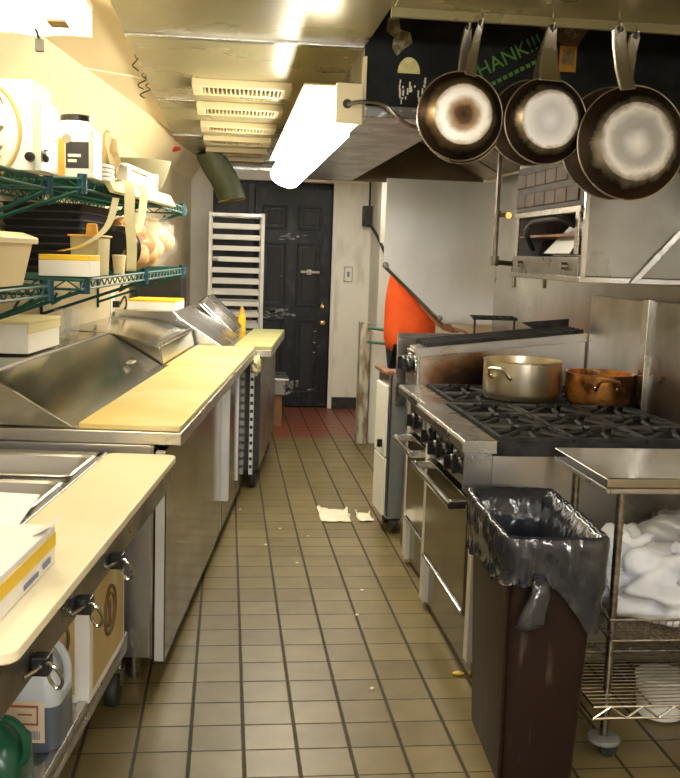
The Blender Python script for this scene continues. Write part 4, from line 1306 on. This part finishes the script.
# pot filler pipe
T = Thing('filler_pipe', 'dark vertical pipe with two taps on the stainless wall', 'pipe', (1.48, 5.4, 1.45))
T.part('pipe', B().tube([(1.47, 5.4, 2.25), (1.47, 5.4, 1.466)], .014, 10).tube([(1.47, 5.4, 1.466), (1.76, 5.4, 1.448)], .014, 10), pipe_dark)
T.part('coupling', B().cyl((1.47, 5.4, 1.445), (1.47, 5.4, 1.50), .022).cyl((1.47, 5.4, 1.71), (1.47, 5.4, 1.745), .022), pipe_dark)
T.part('side_valve', B().cyl((1.47, 5.4, 1.727), (1.54, 5.4, 1.722), .012).cyl((1.53, 5.38, 1.722), (1.55, 5.42, 1.722), .018), brass)
for x in (1.585, 1.76):
    t_ = T.part('tap', B().cyl((x, 5.4, 1.46), (x, 5.4, 1.40), .018).cyl((x, 5.4, 1.40), (x, 5.39, 1.33), .013, .010).cyl((x - .02, 5.38, 1.47), (x + .02, 5.38, 1.49), .010), pipe_dark)

# pots on the range
def stock_pot(label, x, y, z, r, h, m, m_in, handles, group=None):
    T = Thing('stock_pot', label, 'pot', (x, y, z))
    b = B().lathe([(r * .94, 0), (r * .98, .012), (r, .03), (r, h - .004), (r + .006, h), (r - .004, h), (r - .005, h - .01), (r - .006, .02), (r * .9, .008)], (x, y, z), 'z', 48)
    T.part('body', b, m)
    for a in handles:
        ca, sa = math.cos(a), math.sin(a)
        tx, ty = -sa, ca
        p = []
        for u_, o_, dz in ((-.045, 0, -.02), (-.045, .02, -.015), (-.040, .036, .012), (-.02, .04, .02), (.02, .04, .02), (.040, .036, .012), (.045, .02, -.015), (.045, 0, -.02)):
            p.append((x + ca * (r + o_) + tx * u_, y + sa * (r + o_) + ty * u_, z + h * .72 + dz))
        T.part('handle', B().tube(smooth_path(p, 3), .007, 8), m)
        for u_ in (-.045, .045):
            T.part('rivet', B().blob((x + ca * (r + .002) + tx * u_, y + sa * (r + .002) + ty * u_, z + h * .72 - .02), (.009, .009, .012), 2, 0), chrome)
    return T


alu_pot = mat('worn_aluminium', (.74, .70, .60), .33, 1, col2=(.58, .47, .25), scale=2.4, stretch=(1, 1, 3), rvar=.07)
cop_pot = mat('scorched_copper', (.60, .26, .06), .34, .8, col2=(.09, .035, .015), scale=9, contrast=(.42, .60), rvar=.1)
stock_pot('large dull aluminium pot on the back of the second range', 1.285, 4.17, .886, .168, .165, alu_pot, alu_pot, (math.radians(222), math.radians(42)))
stock_pot('smaller scorched copper pot right of the aluminium pot', 1.603, 4.09, .886, .142, .125, cop_pot, cop_pot, (math.radians(262), math.radians(82)))

# ================================================================== PANS HANGING
def fry_pan(label, x, y, z, R, m, hx, hz, w0=.030, w1=.022, lean=0.0, hook=True):
    T = Thing('frying_pan', label, 'pan', (x, y, z))
    k = R * .70
    prof = [(.001, 0), (k * .97, 0), (k, .003), (R * .97, .044), (R, .046), (R, .050), (R * .965, .050), (k * .97, .007), (.001, .005)]
    T.part('dish', B().lathe(prof, (x, y, z), 'y', 56), m, smooth=25)
    rim = [(x + (R + .001) * math.cos(2 * pi * i / 56), y + .048, z + (R + .001) * math.sin(2 * pi * i / 56)) for i in range(56)]
    T.part('rim', B().tube(rim, .0035, 6, True), steel_bright)
    d = Vector((hx - x, 0, hz - z))
    L_ = d.length
    d.normalize()
    n_ = Vector((d.z, 0, -d.x))
    a = Vector((x, y + .040, z)) + d * (R * .93)
    e = Vector((hx, y + .075, hz))
    loops = []
    for f in (0, .08, .35, .7, .95, 1):
        c_ = a.lerp(e, f) + Vector((0, .02 * math.sin(pi * f), 0))
        ww = w0 + (w1 - w0) * f if f < 1 else w1 * .55
        loops.append([c_ - n_ * ww + Vector((0, .004, 0)), c_ - n_ * ww * .8 - Vector((0, .004, 0)), c_ + n_ * ww * .8 - Vector((0, .004, 0)), c_ + n_ * ww + Vector((0, .004, 0))])
    h = T.part('handle', B().loft(loops), steel, bevel=.002)
    T.part('handle_hole', B().lathe([(.007, -.006), (.011, -.006), (.011, .006), (.007, .006)], tuple(a.lerp(e, .95)), 'y', 14), black_matte, h)
    for q in (-.5, .5):
        c_ = a + n_ * w0 * q - d * .016
        T.part('rivet', B().blob(tuple(c_ - Vector((0, .006, 0))), (.006, .006, .006), 2, 0), chrome)
    if hook:
        tp = Vector((hx, y + .075, 2.282))
        hb = B().tube(smooth_path([(tp.x, tp.y, 2.298), (tp.x, tp.y, 2.275), (tp.x, tp.y - .012, 2.262), (tp.x, tp.y - .02, hz + .0), (tp.x, tp.y, hz - .022), (tp.x, tp.y + .014, hz - .01)]), .004, 6)
        single('pot_hook', label.replace(label.split(',')[0], 'steel ceiling hook over the ' + label.split(',')[0].replace('hanging ', '').strip()) if False else 'steel hook at the ceiling edge carrying the ' + HK[label], 'hook', hb, chrome, (hx, y + .075, 2.298), 'hooks along the ceiling edge')
    return T


DK = (.030, .022, .018)
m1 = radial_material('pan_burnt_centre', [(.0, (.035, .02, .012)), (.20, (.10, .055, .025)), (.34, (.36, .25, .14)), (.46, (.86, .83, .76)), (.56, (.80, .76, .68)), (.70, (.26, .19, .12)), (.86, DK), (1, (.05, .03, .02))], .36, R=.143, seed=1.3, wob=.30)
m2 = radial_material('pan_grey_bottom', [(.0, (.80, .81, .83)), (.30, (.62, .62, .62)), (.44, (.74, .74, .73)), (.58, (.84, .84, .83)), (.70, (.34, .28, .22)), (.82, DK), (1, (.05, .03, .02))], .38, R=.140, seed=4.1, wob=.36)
m3 = radial_material('pan_mottled_bottom', [(.0, (.95, .95, .93)), (.16, (.74, .74, .73)), (.30, (.46, .46, .46)), (.42, (.52, .52, .51)), (.56, (.88, .87, .84)), (.68, (.40, .36, .31)), (.82, (.035, .025, .02)), (1, (.05, .03, .02))], .36, R=.187, seed=2.2, wob=.42)  # white centre is glare put into the colour; dark outer tone is burn
mk = mat('blackened_pan', (.035, .026, .022), .4, .7, col2=(.09, .06, .045), scale=9)
A1 = 'hanging frying pan with burnt brown centre, left of the row'
A2 = 'hanging frying pan with pale grey bottom, middle of the row'
A3 = 'largest hanging frying pan with mottled bottom, right of the row'
A4 = 'blackened pan hanging behind the burnt brown pan'
A5 = 'blackened pan hanging behind the pale grey pan'
A6 = 'blackened pan hanging behind the largest pan, left side'
A7 = 'blackened pan peeking out right of the largest pan'
HK = {A1: 'burnt brown pan', A2: 'pale grey pan', A3: 'largest pan', A4: 'pan behind the burnt brown one', A5: 'pan behind the pale grey one', A6: 'pan behind the largest one', A7: 'pan at the far right'}
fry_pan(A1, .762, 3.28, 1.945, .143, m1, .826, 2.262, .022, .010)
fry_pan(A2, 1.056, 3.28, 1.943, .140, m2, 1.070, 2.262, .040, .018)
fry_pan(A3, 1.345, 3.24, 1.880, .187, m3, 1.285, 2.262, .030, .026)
fry_pan(A4, .785, 3.355, 1.940, .140, mk, .800, 2.262, .030, .014)
fry_pan(A5, 1.028, 3.36, 1.945, .142, mk, 1.09, 2.262, .030, .018)
fry_pan(A6, 1.315, 3.32, 1.885, .187, mk, 1.378, 2.262, .026, .020)
fry_pan(A7, 1.64, 3.335, 1.90, .13, mk, 1.62, 2.262, .024, .020)

table_steel = mat('table_top_steel', (.44, .42, .39), .14, 1, col2=(.38, .36, .33), scale=4, rvar=.05)
# ================================================================== WORK TABLE WITH WIRE SHELVES
T = Thing('work_table', 'stainless work table on wire shelving at the right front', 'table', (1.5, 2.9, 0))
T.part('top', B().box(1.085, 2.66, .838, 1.86, 3.12, .868), table_steel, bevel=.005)
T.part('top_lip', B().box(1.087, 2.662, .822, 1.10, 3.118, .838).box(1.10, 2.662, .822, 1.86, 2.675, .838), steel, bevel=.003)
for x, y in ((1.148, 2.70), (1.148, 3.07), (1.80, 2.70), (1.80, 3.07)):
    pb = B().cyl((x, y, .07), (x, y, .838), .0125, .0125, 14)
    for k in range(28):
        pb.cyl((x, y, .12 + k * .025), (x, y, .123 + k * .025), .0138, .0138, 12)
    p_ = T.part('post', pb, chrome_old)
    T.part('bumper', B().lathe([(.02, .052), (.046, .055), (.05, .062), (.046, .070), (.02, .074)], (x, y, 0), 'z', 24), mat('grey_bumper', (.20, .195, .18), .6), p_)
    T.part('caster', B().lathe([(.01, -.014), (.026, -.014), (.03, 0), (.026, .014), (.01, .014)], (x + .02, y + .01, .030), 'y', 16), black_matte, p_)
z = .175
fb = B()
for dz in (0, .035):
    fb.tube([(1.07, 2.60, z + dz), (1.86, 2.60, z + dz), (1.86, 3.08, z + dz), (1.07, 3.08, z + dz)], .004, 6, True)
for y in (2.60, 3.08):
    k = 16
    fb.tube([(1.07 + .79 * i / k, y, z + (.035 if i % 2 else 0)) for i in range(k + 1)], .0045, 6)
T.part('shelf_frame', fb, chrome)
gb = B()
for i in range(1, 20):
    y = 2.60 + .48 * i / 20
    gb.tube([(1.07, y, z + .037), (1.86, y, z + .037)], .0022, 5)
for x in (1.25, 1.48, 1.70):
    gb.tube([(x, 2.60, z + .031), (x, 3.08, z + .031)], .0035, 5)
T.part('wire_deck', gb, chrome_old)
# wire basket
z0, z1 = .40, .47
gb = B()
gb.tube([(1.10, 2.60, z1), (1.86, 2.60, z1), (1.86, 3.06, z1), (1.10, 3.06, z1)], .0045, 6, True)
gb.tube([(1.12, 2.62, z0), (1.84, 2.62, z0), (1.84, 3.04, z0), (1.12, 3.04, z0)], .0035, 6, True)
for i in range(1, 36):
    x = 1.10 + .76 * i / 36
    gb.tube([(x, 2.60, z1), (x, 2.62, z0), (x, 3.04, z0), (x, 3.06, z1)], .0018, 4)
for i in range(1, 20):
    y = 2.60 + .46 * i / 20
    gb.tube([(1.10, y, z1), (1.12, y, z0), (1.84, y, z0), (1.86, y, z1)], .0018, 4)
T.part('wire_basket', gb, chrome_old)
T = Thing('linen_bundle', 'plastic wrapped bundle of white linens in the wire basket', 'linens', (1.45, 2.85, .405))
T.part('linens', B().blob((1.46, 2.86, .49), (.30, .19, .15), 5, .40, 6, 3, .407), white_cloth, smooth=180)
T.part('linens', B().blob((1.27, 2.92, .52), (.13, .12, .13), 4, .4, 6, 9, .407), white_cloth, smooth=180)
T.part('plastic_wrap', B().blob((1.56, 2.88, .55), (.28, .18, .165), 5, .5, 6, 6, .41), mat('grey_clear_wrap', (.62, .60, .56), .18, 0, alpha=.5, bump=.7, scale=26, spec=.8), smooth=180)
single('plastic_tub', 'round white tub on the floor beneath the wire shelf', 'tub', B().lathe([(.06, 0), (.075, .01), (.085, .13), (.09, .135), (.08, .145)], (1.45, 2.97, 0), 'z', 28), white_plastic, (1.45, 2.97, 0))

# ================================================================== BIN
BA = math.radians(-3)
bx_, by_ = .895, 2.735
T = Thing('waste_bin', 'tall brown waste bin in front of the near range', 'bin', (bx_, by_, 0), None, 'W', 0)


def rc(lx, ly, r, z):
    M_ = Matrix.Rotation(BA, 4, 'Z')
    return [(M_ @ Vector(p)) + Vector((bx_, by_, 0)) for p in rect_loop(-lx / 2, -ly / 2, lx / 2, ly / 2, r, z, 4)]


b = B().loft([rc(.195, .44, .03, .002), rc(.205, .45, .03, .02), rc(.242, .535, .03, .70), rc(.26, .555, .03, .705), rc(.26, .555, .03, .742), rc(.25, .545, .03, .742), rc(.23, .52, .03, .69), rc(.19, .43, .03, .03)])
T.part('body', b, brown_can)
T.part('corner_rib', B().tube([rc(.212, .457, .03, .03)[11], rc(.242, .535, .03, .68)[11]], .006, 6), brown_can)
# liner bag
T = Thing('bin_liner', 'glossy black bag lining the brown waste bin', 'bag', (bx_, by_, .3))
# (offset from the rim line, height below the rim, ruffle amount, inward taper)
rows = [(-.054, -.40, .4), (-.048, -.30, .6), (-.042, -.20, .7), (-.036, -.11, .6), (-.028, -.04, .4), (-.007, .003, .25), (.008, .012, .25), (.015, .002, .5), (.018, -.025, .9),
        (.018, -.05, 1.2), (.016, -.075, 1.4), (.013, -.10, 1.4), (.010, -.12, 1.3), (.010, -.14, 1.3), (.012, -.155, 1.4)]
loops = []
M_ = Matrix.Rotation(BA, 4, 'Z')
NP = 260
HX, HY = .13, .2775
base = rect_loop(-HX, -HY, HX, HY, .03, 0, 8)
P = [Vector(p) for p in base]
per = [0]
for i in range(len(P)):
    per.append(per[-1] + (P[(i + 1) % len(P)] - P[i]).length)
tot = per[-1]
ring = []
for k in range(NP):
    d = tot * k / NP
    i = max(j for j in range(len(P)) if per[j] <= d)
    f = (d - per[i]) / max(1e-9, per[i + 1] - per[i])
    ring.append(P[i].lerp(P[(i + 1) % len(P)], f))
KN = Vector((-.055, -HY, 0))          # the slack is gathered into a knot here
for ri, (o_, dz, amp) in enumerate(rows):
    lp = []
    for k, p in enumerate(ring):
        t_ = (ring[(k + 1) % NP] - ring[k - 1]).normalized()
        nrm = Vector((t_.y, -t_.x, 0))
        dk = (p - KN).length
        # radiating folds: angle seen from the knot
        th = math.atan2((.745 + dz) - .66, (p.x - KN.x) + (p.y - KN.y) * .8 + 1e-4)
        fold = noise.noise(Vector((th * 5.5, dk * 2.5, 3.0)))
        w1 = noise.noise(Vector((p.x * 15, p.y * 15, dz * 13 + 5)))
        w2 = noise.noise(Vector((p.x * 40 + dz * 20, p.y * 40, dz * 26 + 2)))
        w3 = noise.noise(Vector((p.x * 9, p.y * 9, 7.7)))
        cr = abs(noise.noise(Vector((p.x * 22 + dz * 14, p.y * 22 - dz * 10, dz * 16))))
        off = o_ + amp * (.013 * fold + .008 * w1 + .006 * w2 - .010 * cr)
        if o_ > 0:
            off = max(off, .006)
        else:
            off = min(off, -.012 + o_ * .3) if dz < 0 else off
        zz = dz
        if ri > 8:
            zz = dz * (1 + .22 * w3 + .65 * max(0, min(1, (p.x + .02) / .12)) * (1 if p.y < 0 else .4) - .25 * math.exp(-dk * dk / .012))
        q = p + nrm * off
        v = M_ @ Vector((q.x, q.y, 0))
        lp.append((v.x + bx_, v.y + by_, .745 + zz + .007 * w2 * amp))
    loops.append(lp)
T.part('film', B().loft(loops, cap=(True, False)), bag_mat, smooth=180)
kx, ky = bx_ - .070, by_ - .300
kb = B()
kp = smooth_path([(kx + .005, ky + .01, .655), (kx + .005, ky - .012, .64), (kx, ky - .020, .60), (kx - .018, ky - .022, .55), (kx - .03, ky - .02, .51)], 6)
lp = []
for i, p in enumerate(kp):
    f = i / (len(kp) - 1)
    rr = .014 + .030 * f if f < .85 else .040 * (1 - f) / .15 + .004
    lp.append([(p.x + rr * (1 + .35 * noise.noise(Vector((j, f * 3, 1)))) * math.cos(2 * pi * j / 12), p.y + .45 * rr * math.sin(2 * pi * j / 12), p.z) for j in range(12)])
T.part('twist', kb.loft(lp), bag_mat, smooth=180)

# ================================================================== FLOOR LITTER
def paper(name, label, cx, cy_, lx, ly, seed):
    b = B()
    loops = []
    for i in range(13):
        row = []
        for j in range(9):
            x, y = cx + lx * (i / 12 - .5), cy_ + ly * (j / 8 - .5)
            n_ = noise.noise(Vector((x * 14 + seed, y * 14, seed)))
            row.append((x + .02 * n_, y + .02 * noise.noise(Vector((y * 9, x * 9, seed))), .006 + .016 * abs(n_) + (.02 if i in (0, 12) and j > 5 else 0)))
        loops.append(row)
    b.loft(loops, closed=False, cap=(False, False))
    o = single(name, label, 'paper', b, napkin_mat, (cx, cy_, .0), 'white papers on the floor', smooth=80)
    md = o.modifiers.new('thick', 'SOLIDIFY')
    md.thickness = .003
    md.offset = 1


paper('paper_towel', 'white folded paper lying in the middle of the tiled aisle', .632, 5.47, .17, .26, 1)
paper('paper_towel', 'small white crumpled paper on the floor by the fryer caster', .80, 5.43, .085, .17, 5)
single('food_scrap', 'yellow food scrap on the floor by the near range kick panel', 'scrap', B().blob((.846, 3.30, .008), (.022, .010, .008), 2, .3, 4, 1, .001), crumb_mat, (.846, 3.30, 0))
cr = [(.36, 4.6), (.31, 5.2), (.52, 3.2), (.10, 5.6), (.22, 4.9), (.45, 5.05), (.62, 4.2), (.56, 3.9)]
for i, (x, y) in enumerate(cr):
    single('food_scrap', 'tiny pale crumb on the tiled aisle floor', 'crumb', B().blob((x, y, .004), (.009, .008, .005), 1, .3, 4, i, .0005), napkin_mat, (x, y, 0), 'pale crumbs on the aisle floor')

# ================================================================== PERSON
def skin_mesh(name, verts, edges, radii, m, root, parent, sub=2, loc=(0, 0, 0)):
    me = bpy.data.meshes.new(name)
    me.from_pydata([Vector(v) for v in verts], edges, [])
    me.materials.append(m)
    o = bpy.data.objects.new(name, me)
    COL.objects.link(o)
    md = o.modifiers.new('skin', 'SKIN')
    md.use_smooth_shade = True
    for i, d in enumerate(me.skin_vertices[0].data):
        r_ = radii[i]
        d.radius = r_ if isinstance(r_, tuple) else (r_, r_)
        d.use_root = (i == root)
    s_ = o.modifiers.new('sub', 'SUBSURF')
    s_.levels = s_.render_levels = sub
    o.parent = parent
    return o


T = Thing('person', 'person in an orange shirt working behind the slanted steel sheet', 'person', (1.36, 7.28, 0))
# local frame: x forward (the person faces +X), y left, z up
V_ = [(0, 0, .94), (-.01, 0, 1.08), (-.02, 0, 1.24), (-.02, 0, 1.38), (.0, 0, 1.47), (.02, 0, 1.57), (.03, 0, 1.67),
      (-.02, -.17, 1.37), (.06, -.25, 1.15), (.20, -.24, 1.00), (.27, -.22, .97),
      (-.02, .17, 1.37), (.06, .23, 1.13), (.24, .20, 1.03), (.31, .19, 1.02),
      (0, -.09, .88), (.02, -.10, .50), (.0, -.10, .09), (.13, -.11, .04),
      (0, .09, .88), (.02, .10, .50), (.0, .10, .09), (.13, .11, .04)]
E_ = [(0, 1), (1, 2), (2, 3), (3, 4), (4, 5), (5, 6), (3, 7), (7, 8), (8, 9), (9, 10), (3, 11), (11, 12), (12, 13), (13, 14), (0, 15), (15, 16), (16, 17), (17, 18), (0, 19), (19, 20), (20, 21), (21, 22)]
R_ = [.11, .11, .11, .09, .055, .085, .085, .055, .046, .036, .03, .055, .045, .034, .03, .08, .058, .042, .035, .08, .058, .042, .035]
body = skin_mesh('body', V_, E_, R_, skin, 0, T.o)
VS = [(.0, 0, .74), (.0, 0, .92), (.0, 0, 1.08), (-.01, 0, 1.24), (-.02, 0, 1.36), (-.01, 0, 1.43), (-.02, -.17, 1.37), (.045, -.24, 1.19), (-.02, .17, 1.37), (.04, .225, 1.19)]
ES = [(0, 1), (1, 2), (2, 3), (3, 4), (4, 5), (4, 6), (6, 7), (4, 8), (8, 9)]
RS = [(.20, .19), (.215, .20), (.21, .19), (.20, .185), .15, .08, .085, .075, .085, .075]
skin_mesh('shirt', VS, ES, RS, orange_cloth, 0, body)
VP_ = [(0, 0, .84), (0, -.09, .76), (.02, -.10, .48), (.0, -.10, .10), (0, .09, .76), (.02, .10, .48), (.0, .10, .10)]
skin_mesh('trousers', VP_, [(0, 1), (1, 2), (2, 3), (0, 4), (4, 5), (5, 6)], [.15, .11, .085, .07, .11, .085, .07], navy, 0, body)
T.base = Vector((0, 0, 0))
hb = B().blob((.012, 0, 1.68), (.105, .088, .115), 3, .08, 5, 2)
for v in hb.bm.verts:
    if v.co.x > .06 and v.co.z < 1.70:
        v.co.x = .03
T.part('hair', hb, hair_mat, body)
for s_ in (-1, 1):
    T.part('eye', B().blob((.108, .032 * s_, 1.645), (.010, .013, .010), 2, 0), dark_ink, body)
    T.part('ear', B().blob((.03, .083 * s_, 1.635), (.016, .010, .028), 2, 0), skin, body)
    # hands: palm and five fingers
    hx_, hy_, hz_ = ((.31, .19, 1.02) if s_ > 0 else (.27, -.22, .97))
    vv = [(hx_ - .01, hy_, hz_), (hx_ + .04, hy_, hz_ - .004)]
    ee = [(0, 1)]
    rr = [(.026, .02), (.036, .016)]
    for q, (dy, L1) in enumerate(((-.028, .055), (-.010, .065), (.010, .062), (.028, .048))):
        i0 = len(vv)
        vv += [(hx_ + .075, hy_ + dy, hz_ - .008), (hx_ + .075 + L1 * .5, hy_ + dy * 1.05, hz_ - .018), (hx_ + .075 + L1 * .85, hy_ + dy * 1.05, hz_ - .04)]
        ee += [(1, i0), (i0, i0 + 1), (i0 + 1, i0 + 2)]
        rr += [.010, .009, .007]
    i0 = len(vv)
    vv += [(hx_ + .035, hy_ - .045 * s_, hz_ - .01), (hx_ + .065, hy_ - .06 * s_, hz_ - .025)]
    ee += [(0, i0), (i0, i0 + 1)]
    rr += [.012, .009]
    skin_mesh('hand', vv, ee, rr, skin, 0, body)
    T.part('shoe', B().blob((.07, .105 * s_, .045), (.14, .05, .05), 3, .05, 3, 1, .0), black_matte, body)
T.part('nose', B().blob((.118, 0, 1.618), (.018, .012, .022), 2, 0), skin, body)
T.part('mouth', B().blob((.106, 0, 1.578), (.008, .024, .006), 2, 0), red_ink, body)

# ================================================================== COLOUR
sc.view_settings.view_transform = 'Standard'
sc.view_settings.look = 'None'
sc.view_settings.exposure = 0.85
sc.view_settings.gamma = 1
sc.view_settings.use_curve_mapping = False
